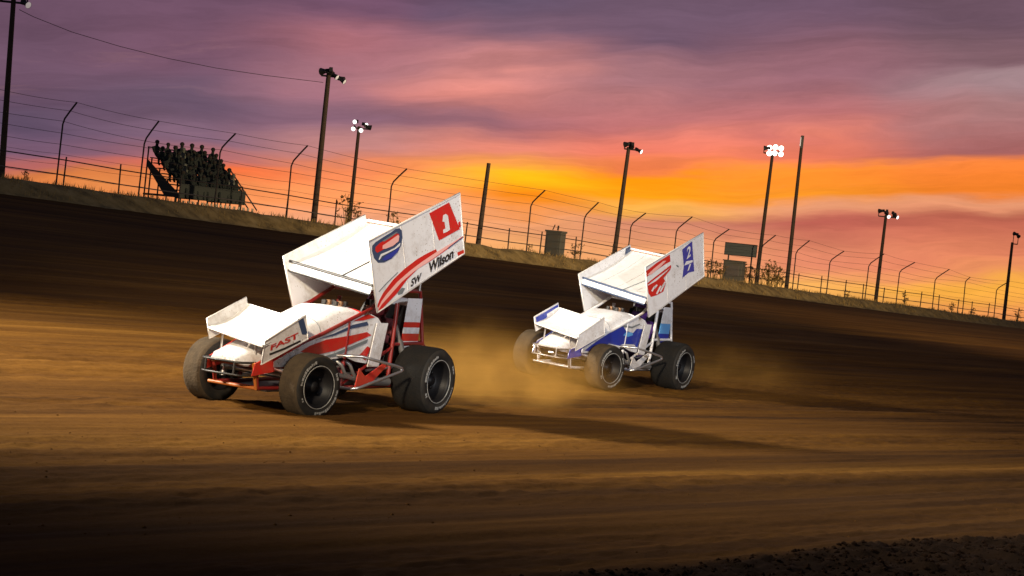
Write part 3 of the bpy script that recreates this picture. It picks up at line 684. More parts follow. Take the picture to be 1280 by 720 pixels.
# clods on the track and in the infield soil (uncountable)
def clods(name, n, pick, size, material):
    base = [Vector(v) for v in ((0, 0, 1), (.9, 0, .3), (.28, .85, .3), (-.72, .53, .35), (-.72, -.53, .25), (.28, -.85, .3), (.72, .53, -.4), (-.28, .85, -.4), (-.9, 0, -.45), (-.28, -.85, -.4), (.72, -.53, -.4), (0, 0, -1))]
    fs = [(0, 1, 2), (0, 2, 3), (0, 3, 4), (0, 4, 5), (0, 5, 1), (1, 6, 2), (2, 7, 3), (3, 8, 4), (4, 9, 5), (5, 10, 1), (1, 10, 6), (2, 6, 7), (3, 7, 8), (4, 8, 9), (5, 9, 10)]
    mb = MB(); k = 0
    while k < n:
        p = pick()
        if p is None: continue
        x, y = p; s, t = st(x, y); h, so = relief(np.array([x]), np.array([y])); z = zg(s, t) + float(h[0])
        r = size * (.35 + rng.random() ** 3 * 1.6); q = Matrix.Rotation(rng.uniform(0, 6.28), 3, 'Z')
        mb.add([V(x, y, z + r * .15) + q @ Vector((v.x * r * rng.uniform(.7, 1.3), v.y * r * rng.uniform(.7, 1.2), v.z * r * rng.uniform(.5, .9))) for v in base], fs); k += 1
    o = mb.build(name, material); o['kind'] = 'stuff'; return o
def pick_soil():
    y = rng.uniform(9.5, 22); x = rng.uniform(-.28, .30) * y; h, so = relief(np.array([x]), np.array([y])); return (x, y) if so[0] > .5 else None
def pick_track():
    y = 11 + 9 * rng.random() ** 1.4; x = rng.uniform(-.28, .30) * y; h, so = relief(np.array([x]), np.array([y]))
    if so[0] > .2 or rng.random() > .15 + .85 * float(vnoise(np.array([(-x * RY + y * RX) * 1.1]), np.array([.1 * (x * RX + y * RY)]), 9)[0] > .55): return None
    return (x, y)
tag(clods('soil_clods', 4500, pick_soil, .013, M['clod']), 'dark loose soil clods along the infield edge of the track', 'soil')
tag(clods('dirt_clods', 350, pick_track, .008, M['clodt']), 'small brown dirt crumbs scattered along the ruts of the track', 'dirt')

# dry grass on the embankment lip
gb = MB()
for i in range(9000):
    t = rng.uniform(-14, 125); s = rng.uniform(-.6, 1.6) if rng.random() < .75 else rng.uniform(.3, .7)
    if vnoise(np.array([t * .8]), np.array([s * 1.2]), 41)[0] < .35: continue
    x, y = xy(s, t); z = zg(s, t); h = rng.uniform(.05, .24); a = rng.uniform(0, 6.28); l = rng.uniform(-.10, .10); w = .012 + .012 * rng.random()
    dx, dy = math.cos(a) * w, math.sin(a) * w
    gb.add([(x - dx, y - dy, z - .03), (x + dx, y + dy, z - .03), (x + l, y + l * .5, z + h)], [(0, 1, 2)])
g = gb.build('dry_grass', M['grass']); tag(g, 'dry tan grass growing along the top of the embankment', 'grass', kind='stuff')

# ------------------------------------------------------------------ catch fence
fence = empty('catch_fence', (*xy(0, 0), ztop(0))); tag(fence, 'tall wire catch fence of angled posts and cables along the embankment', 'fence')
fl = Vector(fence.location)
bases = [(70, 231), (173, 244), (268, 259), (358, 273), (485, 281), (658, 313), (725, 322), (783, 331), (840, 339), (888, 346), (948, 352), (991, 357), (1033, 367), (1081, 374), (1120, 379), (1165, 388), (1203, 392), (1242, 400), (1292, 407), (-30, 216)]
fp = []
for px, py in bases:
    p = at_s(px, py, 0); s, t = st(p.x, p.y); fp.append((t, p.x, p.y))
fp.sort(); cols = [[] for _ in range(8)]
for i, (t, x, y) in enumerate(fp):
    z = ztop(t) - .05; H = 2.42 + .12 * math.sin(i * 2.3); k = min(1, max(0, t / 90)); al = lerp(.72, 1.05, k) * (1 + .08 * math.sin(i * 5.1)); rise = .78 + .06 * math.sin(i * 3.7)
    if px and i == len(fp) - 3: al *= .35; rise *= .45
    b = V(x, y, z); n3 = V(DN.x, DN.y, 0); top = b + V(0, 0, H) + V(.03 * math.sin(i), 0, 0)
    path = [b, top - V(0, 0, .12), top + n3 * al * .12 + V(0, 0, rise * .14), top + n3 * al * .52 + V(0, 0, rise * .55), top + n3 * al + V(0, 0, rise)]
    path = [p - fl for p in path]
    MB().tube(path, .036, 0, 6).build('post', M['post'], fence)
    for c, f_ in enumerate((b + V(0, 0, .45), b + V(0, 0, .85), b + V(0, 0, 1.25), b + V(0, 0, 1.62), b + V(0, 0, 2.05), top, path[3] + fl, path[4] + fl)): cols[c].append(f_ - fl)
for c in range(8):
    mb = MB(); pts = []
    for i in range(len(cols[c]) - 1):
        a, b = cols[c][i], cols[c][i + 1]
        for k in range(6): u = k / 6; pts.append(lerp(a, b, u) + V(0, 0, -.06 * 4 * u * (1 - u) * (.6 + .4 * math.sin(i * 1.9 + c))))
    pts.append(cols[c][-1]); MB().tube(pts, .0085 if c > 2 else .006, 0, 5).build('cable', M['cable'], fence)
# low rail fence behind it
rf = empty('rail_fence', (*xy(-1.2, 0), ztop(0))); tag(rf, 'low two-rail pipe fence behind the catch fence posts', 'fence'); rl = Vector(rf.location)
pp = []
t = -16.0; i = 0
while t < 118:
    x, y = xy(-1.2, t); z = zg(-1.2, t); h = 1.28 + .07 * math.sin(i * 1.3); b = V(x, y, z - .1) - rl
    MB().tube([b, b + V(.03 * math.sin(i * 3), 0, h + .1)], .035, 0, 6).build('post', M['post'], rf)
    pp.append(V(x, y, z) - rl); t += 3.4 + .5 * math.sin(i * 2.1); i += 1
for hgt in (.55, 1.14):
    MB().tube([p + V(0, 0, hgt + .03 * math.sin(k * 1.7)) for k, p in enumerate(pp)], .024, 0, 6).build('rail', M['galv'] if hgt < 1 else M['post'], rf)

# ------------------------------------------------------------------ light masts
def lamp(parent, o, pos, d, lens, size=.34):
    d = Vector(d).normalized(); q = d.to_track_quat('Y', 'Z').to_matrix(); pos = Vector(pos)
    h = MB().lathe([(.02, -.34), (.10, -.33), (size * .30, -.22), (size * .5, 0), (size * .52, .02)], pos, d, 16).box(pos - d * .36, (.16, .14, .2), 0, q)
    ho = h.build('floodlight', M['housing'], parent)
    MB().lathe([(size * .5, .0), (size * .3, .03), (.001, .045)], pos + d * .005, d, 16).build('lens', lens, ho)
def mast(px0, py0, px1, py1, s, r, heads, label, name='light_pole', cat='light pole', matl='wood'):
    b = at_s(px0, py0, s); ss, t = st(b.x, b.y); top = at_s(px1, py1, s); b.z = min(b.z, zg(ss, t)) - .1
    root = empty(name, b); tag(root, label, cat, 'light poles along the back of the track'); L = top - b
    MB().tube([V(0, 0, 0), L * .5, L], r, 0, 10, r2=r * .72).build('pole', M[matl], root)
    if heads:
        xs = [h[0] for h in heads]
        MB().tube([L + V(min(xs), 0, -.12), L + V(max(xs), 0, -.12)], .045, 0, 6).build('crossarm', M['housing'], root)
        for (dx, dz, d, ln) in heads:
            MB().tube([L + V(dx, 0, -.12), L + V(dx, 0, dz + .02)], .03, 0, 6).build('bracket', M['housing'], root)
            lamp(root, None, L + V(dx, -.1, dz), d, M[ln] if ln else M['housing'], {'lampB': .36, 'lampW': .26, 'lampM': .27}.get(ln, .34))
    return root, L
dR = (.85, -.45, -.55)
m0, L0 = mast(2, 222, 17, -1, -3, .13, [(-.55, .0, (-.7, .6, -.3), None), (.55, .15, (.6, .5, -.5), None), (.62, -.18, (.75, -.6, -.35), 'lampW')], 'tall dark light pole at the left edge with downturned floodlights')
m1, L1 = mast(392, 278, 411, 92, -3, .15, [(-.35, .05, (-.8, .5, -.1), None), (.05, .08, (-.2, .9, -.2), None), (.42, -.15, dR, 'lampW'), (.78, -.32, (.9, -.3, -.5), 'lampW')], 'tall dark wooden light pole between the bleachers and the red-striped car')
m2, L2 = mast(436, 284, 449, 158, -22, .14, [(-.3, .25, (-.3, -1, -.2), 'lampM'), (.15, -.25, (.1, -1, -.3), 'lampM'), (.45, .12, (.6, -.8, -.2), 'lampM'), (-.35, -.2, (-.1, -1, -.3), 'lampM'), (.75, -.02, (.9, .2, -.2), None)], 'shorter light pole with a lit white lamp cluster behind the dark pole')
m3, L3 = mast(767, 321, 786, 184, -3, .15, [(-.25, .12, (-.8, .5, -.2), None), (.15, .05, (-.1, .9, -.3), None), (.75, -.2, (.9, -.5, -.4), 'lampM')], 'light pole rising behind the blue-flashed car with one lit end lamp')
m4, L4 = mast(945, 354, 966, 190, -6, .15, [(-.26, .26, (-.2, -1, -.2), 'lampB'), (.14, .34, (.05, -1, -.25), 'lampB'), (.12, -.08, (.1, -1, -.25), 'lampB'), (.54, .30, (.25, -1, -.2), 'lampB'), (.56, -.10, (.25, -1, -.25), 'lampB'), (-.24, -.12, (-.2, -1, -.2), 'lampB'), (-.62, .2, (-.9, .3, -.1), None)], 'light pole with brightly glowing white floodlights near the sign board')
m5, L5 = mast(983, 359, 1002, 182, -3, .15, [], 'bare wooden pole with a narrow lamp on top beside the glowing lights', 'utility_pole', 'pole')
ho = MB().box(L5 + V(0, 0, .25), (.18, .30, .85)).build('floodlight', M['housing'], m5); MB().box(L5 + V(-.11, -.05, .25), (.04, .2, .6)).build('lens', M['lampW'], ho)
m6, L6 = mast(1094, 380, 1107.5, 269, -3, .15, [(-.55, .25, (-.7, .6, -.1), None), (.0, .18, (.1, .9, -.3), None), (.2, -.1, (.3, -.9, -.3), 'lampM'), (.6, .1, (.5, .8, -.3), None), (.85, -.08, (.7, -.7, -.3), 'lampM')], 'light pole with two small lit lamps among the right fence posts')
m7, L7 = mast(1254, 404, 1265.5, 303, -3, .16, [(.05, .75, (-.5, .8, .1), None), (.45, .55, (.6, .6, -.4), None)], 'light pole with unlit tilted lamps at the right end of the fence')
m8, L8 = mast(597, 309, 611, 204, -2.2, .14, [], 'short thick bare pole right of the raised wing of the red-striped car', 'utility_pole', 'pole')
# wires
def wire(pxs, sA, label, r=.02):
    pts = [at_s(px, py, sA) for px, py in pxs]; o = empty('overhead_wire', pts[0]); w = MB().tube([p - pts[0] for p in pts], r, 0, 5).build('wire', M['cable'])
    bpy.data.objects.remove(o); w.name = 'overhead_wire'; w.location = pts[0]; tag(w, label, 'wire')
wire([(24, 12), (42, 21), (90, 40), (150, 58), (210, 73), (270, 85), (330, 94), (404, 103)], -3, 'thin dark wire sagging between the two tall left light poles', .013)

# ------------------------------------------------------------------ bleachers with spectators
bp_ = at_s(243, 256, -13); D_ = bp_.y; ppm = F / bp_.y
bz = zg(-13, st(bp_.x, bp_.y)[1])
base = at_s(243, 256, -13)
bl = empty('bleacher_stand', (base.x, base.y, base.z), (0, 0, R(-48))); tag(bl, 'dark steel bleacher stand filled with spectators beyond the left fence', 'bleachers')
W_ = 112 / ppm; H_ = 66 / ppm
rows_n = 7; dep = W_ * .86
def prof_x(k): return lerp(W_ * .26, -W_ * .30, k / (rows_n - 1))
def prof_z(k): return lerp(.62, H_ * .80, k / (rows_n - 1))
for k in range(rows_n):
    x, z = prof_x(k), prof_z(k)
    MB().box((x, 0, z), (.26, dep, .05)).box((x + .2, 0, z - .26), (.3, dep, .04)).build('seat_row', M['plank'], bl)
XF, XB = W_ * .34, -W_ * .38
for y in (-dep / 2 + .05, 0, dep / 2 - .05):
    fr = MB().tube([(XF, y, .3), (XB, y, H_ * .74)], .06, 0, 6)
    for k in (0, 2, 4, 6): fr.tube([(prof_x(k), y, -.6), (prof_x(k), y, prof_z(k))], .04, 0, 6)
    fr.tube([(XB - .05, y, -.6), (XB - .05, y, H_ * 1.0)], .04, 0, 6); fr.tube([(XB - .1, y, .30), (XF + .1, y, .30)], .055, 0, 6)
    fr.build('stand_frame', M['stand'], bl)
MB().tube([(XB - .05, -dep / 2, H_ * 1.0), (XB - .05, dep / 2, H_ * 1.0)], .035, 0, 6).tube([(XF, -dep / 2, .3), (XF, dep / 2, .3)], .06, 0, 6).build('back_rail', M['stand'], bl)
MB().prism([(XF, -dep / 2 - .02, .25), (XF * .2, -dep / 2 - .02, .25), (XB, -dep / 2 - .02, H_ * .66), (XB, -dep / 2 - .02, H_ * .76), (XF, -dep / 2 - .02, .45)], (0, .03, 0)).build('side_cladding', M['stand'], bl)
MB().prism([(XF + .02, -dep / 2, .25), (XF + .02, dep / 2, .25), (XF + .02, dep / 2, .95), (XF + .02, -dep / 2, .95)], (.03, 0, 0)).build('front_cladding', M['stand'], bl)
for dy in (0, .5):
    hr = MB().tube([(XB * .6, dep / 2 + .1 + dy, H_ * .78), (XF + .3, dep / 2 + .1 + dy, .05)], .035, 0, 6)
    hr.tube([(XB * .6, dep / 2 + .1 + dy, H_ * .78), (XB * .6, dep / 2 + .1 + dy, -.2)], .03, 0, 6); hr.build('hand_rail', M['galv'], bl)
for k in range(16):
    y = lerp(-dep * .5, dep * .55, k / 15); MB().box((XF + .5, y, -.16), (.03, .11, .55)).build('lath', M['lath'], bl)

def sitter(name, matl):
    root = empty('person', (0, 0, 0))
    J = [((0, 0, .08), .15), ((-.03, 0, .34), .15), ((-.02, 0, .54), .17), ((0, 0, .66), .06), ((.03, 0, .80), .105), ((.02, 0, .90), .085),
         ((0, .22, .54), .07), ((.12, .26, .30), .055), ((.32, .14, .22), .04), ((0, -.22, .54), .07), ((.12, -.26, .30), .055), ((.32, -.14, .22), .04),
         ((.40, .12, .09), .085), ((.44, .12, -.32), .06), ((.56, .12, -.38), .05), ((.40, -.12, .09), .085), ((.44, -.12, -.32), .06), ((.56, -.12, -.38), .05)]
    E = [(0, 1), (1, 2), (2, 3), (3, 4), (4, 5), (2, 6), (6, 7), (7, 8), (2, 9), (9, 10), (10, 11), (0, 12), (12, 13), (13, 14), (0, 15), (15, 16), (16, 17)]
    skin_body('body', J, E, M[matl], root, 1)
    MB().ball((.01, 0, .86), .125, 0, 10, (1, .95, .9)).build('cap', M['hair' if matl != 'pale' else 'pale'], root)
    return root
protos = [sitter('p', 'dark1'), sitter('p', 'dark2'), sitter('p', 'pale')]
used = [False] * 3; cl = ['dark', 'grey-green', 'pale']
bl_m = Matrix.Translation(bl.location) @ Matrix.Rotation(R(-48), 4, 'Z')
rown = ['bottom', 'second', 'third', 'fourth', 'fifth', 'sixth', 'top']; seatn = ['left end', 'second seat from the left', 'left of centre', 'right of centre', 'second seat from the right', 'right end']
for k in range(rows_n):
    for j in range(6):
        w = (0, 1, 0, 0, 1, 0, 2, 0, 1, 0, 0, 1, 0)[(k * 7 + j * 5) % 13]; p0 = protos[w]
        o = p0 if not used[w] else copy_tree(p0); used[w] = True
        p = bl_m @ V(prof_x(k), -dep / 2 + .35 + j * (dep - .7) / 5 + rng.uniform(-.1, .1), prof_z(k) + .02); o.location = p
        o.rotation_euler = (0, 0, R(-48 + rng.uniform(-25, 25))); sc = rng.uniform(.88, 1.05); o.scale = (sc, sc, sc)
        tag(o, f'seated spectator in {cl[w]} clothes, {seatn[j]} of the {rown[k]} bleacher row', 'person', 'spectators seated on the bleachers')

# ------------------------------------------------------------------ trackside boxes and sign
p = at_s(692, 321, -.6); ppm = F / p.y
cb = empty('utility_cabinet', (p.x, p.y, zg(-.6, st(p.x, p.y)[1])), (0, 0, R(-25))); tag(cb, 'grey-green utility cabinet standing at the fence left of the blue-flashed car', 'cabinet')
w = 20 / ppm; h = 34 / ppm
MB().prism([(-w * .52, -w * .4, 0), (w * .52, -w * .4, 0), (w * .52, w * .4, 0), (-w * .52, w * .4, 0)], (0, 0, h * .92)).build('body', M['box'], cb, .02)
MB().box((0, 0, h * .95), (w * 1.14, w * .92, h * .07)).build('lid', M['box'], cb, .01)
MB().box((0, -w * .41, h * .45), (w * .8, .02, h * .74)).build('door', M['box'], cb, .006)
MB().tube([(-w * .25, 0, h), (-w * .12, 0, h * 1.2)], .03, 0, 6).tube([(w * .1, 0, h), (w * .12, 0, h * 1.18)], .05, 0, 6).build('stub_pipe', M['post'], cb)
p = at_s(922, 350, -1.6); ppm = F / p.y; zz_ = zg(-1.6, st(p.x, p.y)[1])
sg = empty('sign_board', (p.x, p.y, zz_), (0, 0, R(-8))); tag(sg, 'dark blank sign panel raised on two legs behind the following car', 'sign')
w = 40 / ppm; h = 15 / ppm; z0 = 36 / ppm
MB().box((0, 0, z0 + h / 2), (w, .08, h)).build('panel', M['board'], sg, .01)
MB().tube([(-w / 2, -.05, z0), (-w / 2, -.05, z0 + h), (w / 2, -.05, z0 + h), (w / 2, -.05, z0)], .025, 0, 6, True).build('frame', M['post'], sg)
for x in (-w * .36, w * .36): MB().tube([(x, .05, -.2), (x, .05, z0 + h * .8)], .05, 0, 6).build('leg', M['post'], sg)
p = at_s(916, 351, -.8); zz_ = zg(-.8, st(p.x, p.y)[1])
gb = empty('generator_box', (p.x, p.y, zz_), (0, 0, R(-20))); tag(gb, 'squat grey-olive equipment box under the dark sign panel', 'equipment box')
w = 24 / ppm; h = 26 / ppm
MB().box((0, 0, h / 2), (w, w * .7, h)).build('housing', M['box'], gb, .03)
MB().box((0, -w * .36, h * .55), (w * .7, .03, h * .5)).build('louvre_panel', M['galv'], gb, .01)
MB().box((0, 0, h + .03), (w * 1.08, w * .8, .06)).build('lid', M['box'], gb, .01)

# dry weeds along the fence
def weed(seed):
    r_ = np.random.default_rng(seed); root = empty('dry_weed'); mb = MB(); hb = MB()
    for k in range(9):
        a = r_.uniform(0, 6.28); l = r_.uniform(.1, .4); h = r_.uniform(.35, 1.0); p1 = V(math.cos(a) * l, math.sin(a) * l, h); mid = p1 * .5 + V(0, 0, .08)
        mb.tube([V(0, 0, -.1), mid, p1], .014, 0, 4, r2=.007)
        for q in range(4):
            c0 = lerp(mid, p1, r_.uniform(.1, 1)); e = V(r_.normal() * .12, r_.normal() * .12, r_.uniform(.0, .15)); mb.tube([c0, c0 + e], .007, 0, 4)
            for z in range(2):
                d = V(r_.normal(), r_.normal(), r_.normal()).normalized() * .07; n = V(r_.normal(), r_.normal(), r_.normal()).normalized() * .035; cc = c0 + e * (.5 + .5 * z)
                hb.add([cc - d, cc + n, cc + d, cc - n], [(0, 1, 2, 3)])
    mb.build('stem', M['weed'], root); hb.build('foliage', M['weedhead'], root); return root
wp = [weed(1), weed(2), weed(3)]; wu = [False] * 3
spots = [(432, 281, 1.5), (446, 282, 1.1), (466, 284, .8), (494, 287, 1.1), (662, 313, .6), (720, 321, 1.2), (760, 326, .7), (884, 346, 1.3), (893, 347, 1.5), (902, 349, 1.1), (932, 352, 1.4), (940, 353, 1.5), (952, 355, 1.2), (959, 356, 1.9), (963, 356, 1.6), (969, 357, 1.4), (976, 358, 1.1),
         (1058, 371, .8), (1132, 381, 1.0), (1190, 390, 1.0), (1216, 395, .9), (1270, 404, 1.1), (30, 227, .6), ]
nearby = {0: 'right of the bleachers'}
for i, (px, py, sc) in enumerate(spots):
    p = at_s(px, py, -.5 - .4 * (i % 3)); s, t = st(p.x, p.y); w = i % 3; o = wp[w] if not wu[w] else copy_tree(wp[w]); wu[w] = True
    o.location = (p.x, p.y, zg(s, t)); o.rotation_euler = (0, 0, i * 1.3); o.scale = (sc * .9, sc * .9, sc)
    where = 'at the left end of the fence' if px < 200 else 'right of the bleachers' if px < 400 else 'behind the red-striped car' if px < 560 else 'near the grey cabinet' if px < 800 else 'around the sign and equipment box' if px < 1000 else 'along the right half of the fence'
    tag(o, f'dry brown weed on the embankment {where}', 'weed', f'dry weeds {where}')

# ------------------------------------------------------------------ dust
def dust(name, c, rad, dens, label, rotz=0, seed=0, col=(.80, .42, .09, 1), low=True):
    mb = MB().ball((0, 0, 0), 1, 0, 24); o = mb.build(name, []); bm = bmesh.new(); bm.from_mesh(o.data); bmesh.ops.recalc_face_normals(bm, faces=bm.faces); bm.to_mesh(o.data); bm.free(); o.location = c; o.scale = rad; o.rotation_euler = (0, 0, rotz)
    m = bpy.data.materials.new(name); m.use_nodes = True; nt = m.node_tree; nt.nodes.remove(nt.nodes['Principled BSDF']); out = nt.nodes['Material Output']
    pv = nd(nt, 'ShaderNodeVolumePrincipled'); pv.inputs['Color'].default_value = col; pv.inputs['Anisotropy'].default_value = .1
    tc = nd(nt, 'ShaderNodeTexCoord'); ln = nd(nt, 'ShaderNodeVectorMath', operation='LENGTH'); lk(nt, tc.outputs['Object'], ln.inputs[0])
    g = nd(nt, 'ShaderNodeNewGeometry'); n = nd(nt, 'ShaderNodeTexNoise', ins={'Scale': 1.3, 'Detail': 5, 'Roughness': .65}); 
    ad = nd(nt, 'ShaderNodeVectorMath', operation='ADD'); ad.inputs[1].default_value = (seed, seed, 0); lk(nt, g.outputs['Position'], ad.inputs[0]); lk(nt, ad.outputs[0], n.inputs['Vector'])
    f = nd(nt, 'ShaderNodeMapRange', interpolation_type='SMOOTHSTEP', ins={'From Min': .15, 'From Max': 1.0, 'To Min': 1, 'To Max': 0}); lk(nt, ln.outputs['Value'], f.inputs['Value'])
    k = nd(nt, 'ShaderNodeMapRange', ins={'From Min': .44, 'From Max': .64, 'To Min': .10 if low else 1, 'To Max': 1}); lk(nt, n.outputs['Fac'], k.inputs['Value'])
    a = nd(nt, 'ShaderNodeMath', operation='MULTIPLY'); lk(nt, f.outputs[0], a.inputs[0]); lk(nt, k.outputs[0], a.inputs[1])
    b = nd(nt, 'ShaderNodeMath', operation='MULTIPLY'); lk(nt, a.outputs[0], b.inputs[0]); b.inputs[1].default_value = dens; lk(nt, b.outputs[0], pv.inputs['Density']); lk(nt, pv.outputs[0], out.inputs['Volume'])
    o.data.materials.append(m); tag(o, label, 'dust', kind='stuff'); return o
dust('dust_cloud', (-.25, 24.8, .15), (1.75, 4.0, .85), .85, 'golden dust cloud thrown up between the two sprint cars', R(-22), 3)
dust('dust_cloud', (3.4, 32.9, .15), (2.4, 3.6, .85), .22, 'thin brown dust trailing behind the rear wheels of the following car', R(-20), 11)
dust('dust_cloud', (-.4, 32.6, .2), (1.6, 2.4, .8), .26, 'golden dust hanging beside the far front wheel of the following car', R(-20), 23)

# ------------------------------------------------------------------ sky
wd = bpy.data.worlds.new("World"); SC.world = wd; wd.use_nodes = True; nt = wd.node_tree
bg = nt.nodes['Background']; outw = nt.nodes['World Output']
def mt(op, x, y=None, z=None):
    n = nd(nt, 'ShaderNodeMath', operation=op)
    for i, q in enumerate((x, y, z)):
        if q is None: continue
        if isinstance(q, (int, float)): n.inputs[i].default_value = q
        else: lk(nt, q, n.inputs[i])
    return n.outputs[0]
def rng_(v, a, b, c=0, d=1, sm=True):
    n = nd(nt, 'ShaderNodeMapRange', ins={'From Min': a, 'From Max': b, 'To Min': c, 'To Max': d})
    if sm: n.interpolation_type = 'SMOOTHSTEP'
    lk(nt, v, n.inputs['Value']); return n.outputs[0]
def lin(c): return tuple(((x / 255 + .055) / 1.055) ** 2.4 if x > 10 else x / 255 / 12.92 for x in c)
tc = nd(nt, 'ShaderNodeTexCoord'); sx = nd(nt, 'ShaderNodeSeparateXYZ'); lk(nt, tc.outputs['Generated'], sx.inputs[0])
az = mt('ARCTAN2', sx.outputs[0], sx.outputs[1]); el = mt('ARCSINE', sx.outputs[2])
# the cloud banks tilt by six degrees against the horizon
ca, sa = math.cos(ROLL), math.sin(ROLL)
A_ = mt('ADD', mt('MULTIPLY', az, 2.429 * ca), mt('MULTIPLY', el, 2.429 * sa)); B_ = mt('ADD', mt('MULTIPLY', az, -2.429 * sa), mt('MULTIPLY', el, 2.429 * ca))
def cnoise(sa_, sb_, scale, det, seed, rough=.55, B_=B_):
    cb_ = nd(nt, 'ShaderNodeCombineXYZ'); lk(nt, mt('MULTIPLY', A_, sa_), cb_.inputs[0]); lk(nt, mt('MULTIPLY', B_, sb_), cb_.inputs[1]); cb_.inputs[2].default_value = seed
    n = nd(nt, 'ShaderNodeTexNoise', ins={'Scale': scale, 'Detail': det, 'Roughness': rough}); lk(nt, cb_.outputs[0], n.inputs['Vector']); return n.outputs['Fac']
w1 = cnoise(1, 2.5, 3.0, 3, 1.7); w2 = cnoise(1, 8, 2.2, 5, 4.2, .6)
Bw = mt('ADD', B_, mt('ADD', mt('MULTIPLY', mt('SUBTRACT', w1, .5), .075), mt('MULTIPLY', mt('SUBTRACT', w2, .5), .055)))
Aw = mt('ADD', A_, mt('MULTIPLY', mt('SUBTRACT', w1, .5), .25))
cols_ = [(-.60, [(340, (100, 64, 88)), (326 - 20, (102, 66, 92)), (226, (108, 72, 98)), (156, (92, 72, 96)), (126, (112, 82, 104)), (105, (180, 100, 95)), (90, (225, 130, 70)), (60, (235, 150, 80))]),
 (-.39, [(320, (104, 65, 92)), (266, (122, 74, 102)), (196, (102, 76, 100)), (150, (128, 94, 115)), (122, (175, 105, 105)), (108, (238, 112, 62)), (80, (243, 145, 85)), (50, (240, 165, 110))]),
 (-.19, [(320, (110, 66, 96)), (276, (168, 82, 96)), (236, (160, 92, 108)), (186, (136, 92, 112)), (146, (190, 125, 120)), (118, (240, 135, 85)), (86, (245, 150, 90)), (60, (235, 160, 120)), (40, (240, 165, 110))]),
 (-.02, [(326, (98, 74, 102)), (286, (118, 80, 104)), (246, (190, 98, 96)), (222, (222, 108, 88)), (182, (150, 92, 104)), (146, (228, 128, 104)), (118, (248, 155, 70)), (102, (255, 182, 22)), (70, (250, 140, 22)), (40, (238, 160, 110)), (10, (243, 170, 105))]),
 (.16, [(316, (106, 75, 100)), (266, (112, 78, 104)), (226, (168, 98, 108)), (186, (192, 102, 102)), (150, (232, 116, 90)), (124, (242, 126, 72)), (112, (255, 148, 14)), (84, (255, 158, 22)), (64, (250, 178, 80)), (40, (222, 142, 112)), (4, (236, 160, 108))]),
 (.36, [(316, (108, 74, 100)), (226, (148, 84, 100)), (176, (186, 94, 94)), (136, (224, 114, 84)), (118, (252, 142, 44)), (84, (250, 150, 40)), (64, (226, 150, 110)), (40, (190, 98, 84)), (6, (216, 130, 98)), (-24, (240, 172, 90))]),
 (.56, [(316, (108, 74, 94)), (226, (128, 84, 96)), (204, (160, 122, 128)), (166, (168, 110, 110)), (134, (164, 96, 94)), (116, (246, 130, 52)), (86, (238, 126, 42)), (70, (228, 150, 110)), (50, (188, 100, 80)), (6, (218, 126, 92)), (-12, (226, 138, 92)), (-36, (240, 168, 66)), (-70, (236, 150, 84))])]
prev = None
LO, HI = -.08, .36
for i, (a0, stops) in enumerate(cols_):
    fac = rng_(Bw, LO, HI, 0, 1, False); cr = nd(nt, 'ShaderNodeValToRGB'); cr.color_ramp.interpolation = 'B_SPLINE' if False else 'EASE'; lk(nt, fac, cr.inputs['Fac'])
    els = cr.color_ramp.elements; stops = sorted(stops)
    for j, (yy, c) in enumerate(stops):
        pos = min(1, max(0, (yy / 1000 - LO) / (HI - LO)))
        e = els[j] if j < 2 else els.new(pos); e.position = pos; e.color = (*lin(c), 1)
    # keep order right when the two default stops were moved
    if prev is None: prev = cr.outputs['Color']
    else:
        mx = nd(nt, 'ShaderNodeMix', data_type='RGBA'); lk(nt, rng_(Aw, cols_[i - 1][0], a0), mx.inputs['Factor']); lk(nt, prev, mx.inputs[6]); lk(nt, cr.outputs['Color'], mx.inputs[7]); prev = mx.outputs[2]
# finer cloud streaks
w3 = cnoise(1, 1.6, 4.5, 3, 6.6); Bv = mt('ADD', Bw, mt('MULTIPLY', mt('SUBTRACT', w3, .5), .022))
s1 = cnoise(1, 9, 2.8, 9, 8.1, .68, Bv); s2 = cnoise(1, 17, 2.4, 9, 2.3, .7, Bw)
fac = mt('ADD', mt('MULTIPLY', rng_(s1, .30, .70, .74, 1.36, False), .55), mt('MULTIPLY', rng_(s2, .30, .70, .78, 1.34, False), .45))
hs = nd(nt, 'ShaderNodeHueSaturation', ins={'Saturation': 1.0, 'Value': 1.02}); lk(nt, rng_(B_, .10, .24, 1.0, .80), hs.inputs['Saturation']); lk(nt, prev, hs.inputs['Color'])
pk = nd(nt, 'ShaderNodeMix', data_type='RGBA'); pk.inputs[7].default_value = (*lin((205, 150, 140)), 1); lk(nt, rng_(cnoise(1, 12, 2.2, 9, 12.4, .68, Bv), .58, .82, 0, .28), pk.inputs['Factor']); lk(nt, hs.outputs[0], pk.inputs[6]); prev = pk.outputs[2]
mul = nd(nt, 'ShaderNodeVectorMath', operation='SCALE'); lk(nt, prev, mul.inputs[0]); lk(nt, fac, mul.inputs['Scale'])
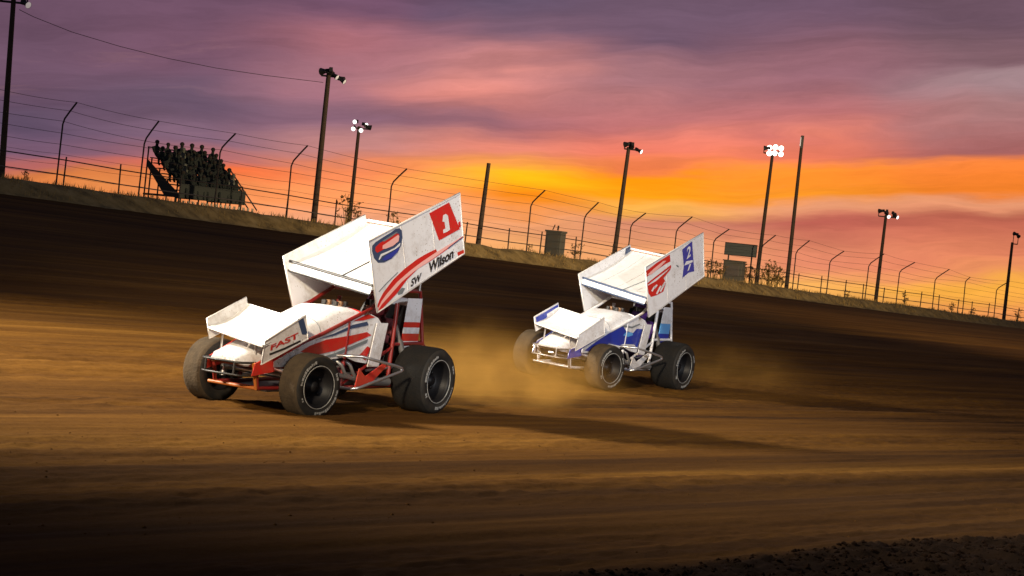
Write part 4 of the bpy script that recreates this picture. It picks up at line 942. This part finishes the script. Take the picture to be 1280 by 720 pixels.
# the rest of the dome: darker violet dusk overhead and behind, with a little physical sky
sky = nd(nt, 'ShaderNodeTexSky', sky_type='NISHITA', sun_disc=False, sun_elevation=R(1.5), sun_rotation=R(2)); 
skm = nd(nt, 'ShaderNodeVectorMath', operation='SCALE'); lk(nt, sky.outputs[0], skm.inputs[0]); skm.inputs['Scale'].default_value = .05
dusk = nd(nt, 'ShaderNodeVectorMath', operation='ADD'); dusk.inputs[1].default_value = (.035, .032, .055); lk(nt, skm.outputs[0], dusk.inputs[0])
up_ = rng_(el, .14, .45); side_ = rng_(mt('ABSOLUTE', az), .45, 1.5); f2 = mt('MAXIMUM', up_, side_)
fin = nd(nt, 'ShaderNodeMix', data_type='RGBA'); lk(nt, f2, fin.inputs['Factor']); lk(nt, mul.outputs[0], fin.inputs[6]); lk(nt, dusk.outputs[0], fin.inputs[7])
lk(nt, fin.outputs[2], bg.inputs['Color']); bg.inputs['Strength'].default_value = 1.0

# ------------------------------------------------------------------ lights
def spot(name, loc, target, power, cone, blend, col, rad):
    l = bpy.data.lights.new(name, 'SPOT'); l.energy = power; l.spot_size = R(cone); l.spot_blend = blend; l.color = col; l.shadow_soft_size = rad
    o = bpy.data.objects.new(name, l); C.objects.link(o); o.location = loc; o.rotation_euler = (Vector(target) - Vector(loc)).to_track_quat('-Z', 'Y').to_euler(); return o
sun = bpy.data.lights.new('sun', 'SUN'); sun.energy = .3; sun.angle = R(2); sun.color = (1, .6, .3); so = bpy.data.objects.new('sun', sun); C.objects.link(so)
so.rotation_euler = V(-.03, -1, -.03).to_track_quat('-Z', 'Y').to_euler()
spot('track_flood_and_fill', (-19, 20.3, 12.2), (-1.0, 22.4, .3), 60000, 62, 1.0, (1, .90, .76), 1.3)
spot('track_flood_and_fill', (14, -14, 9), (1, 27, 1.2), 52000, 18, 1.0, (.95, .96, 1), .8)  # unseen fill, added low on the right to brighten the shaded wing boards
spot('track_flood_and_fill', (-9, -8, 12), (2.5, 43, .3), 78000, 30, 1.0, (1, .82, .58), .8)  # added fill from behind the camera, lifts the middle of the far bank
spot('bank_fill', (52, 42, 9), (6, 112, 2), 215000, 64, 1.0, (1, .74, .42), .6)  # added out-of-view lamp that brightens the embankment face
def pt(loc, p, col=(1, .93, .85), r=.3):
    l = bpy.data.lights.new('pole_lamp', 'POINT'); l.energy = p; l.color = col; l.shadow_soft_size = r; o = bpy.data.objects.new('pole_lamp', l); C.objects.link(o); o.location = loc


vs_ = SC.view_settings; vs_.view_transform = 'Standard'; vs_.look = 'None'; vs_.exposure = 0; vs_.gamma = 1
SC.render.engine = 'CYCLES'; SC.cycles.volume_step_rate = 2.0; SC.cycles.volume_max_steps = 128; SC.cycles.use_denoising = True
SC.render.resolution_x = 1024; SC.render.resolution_y = 576
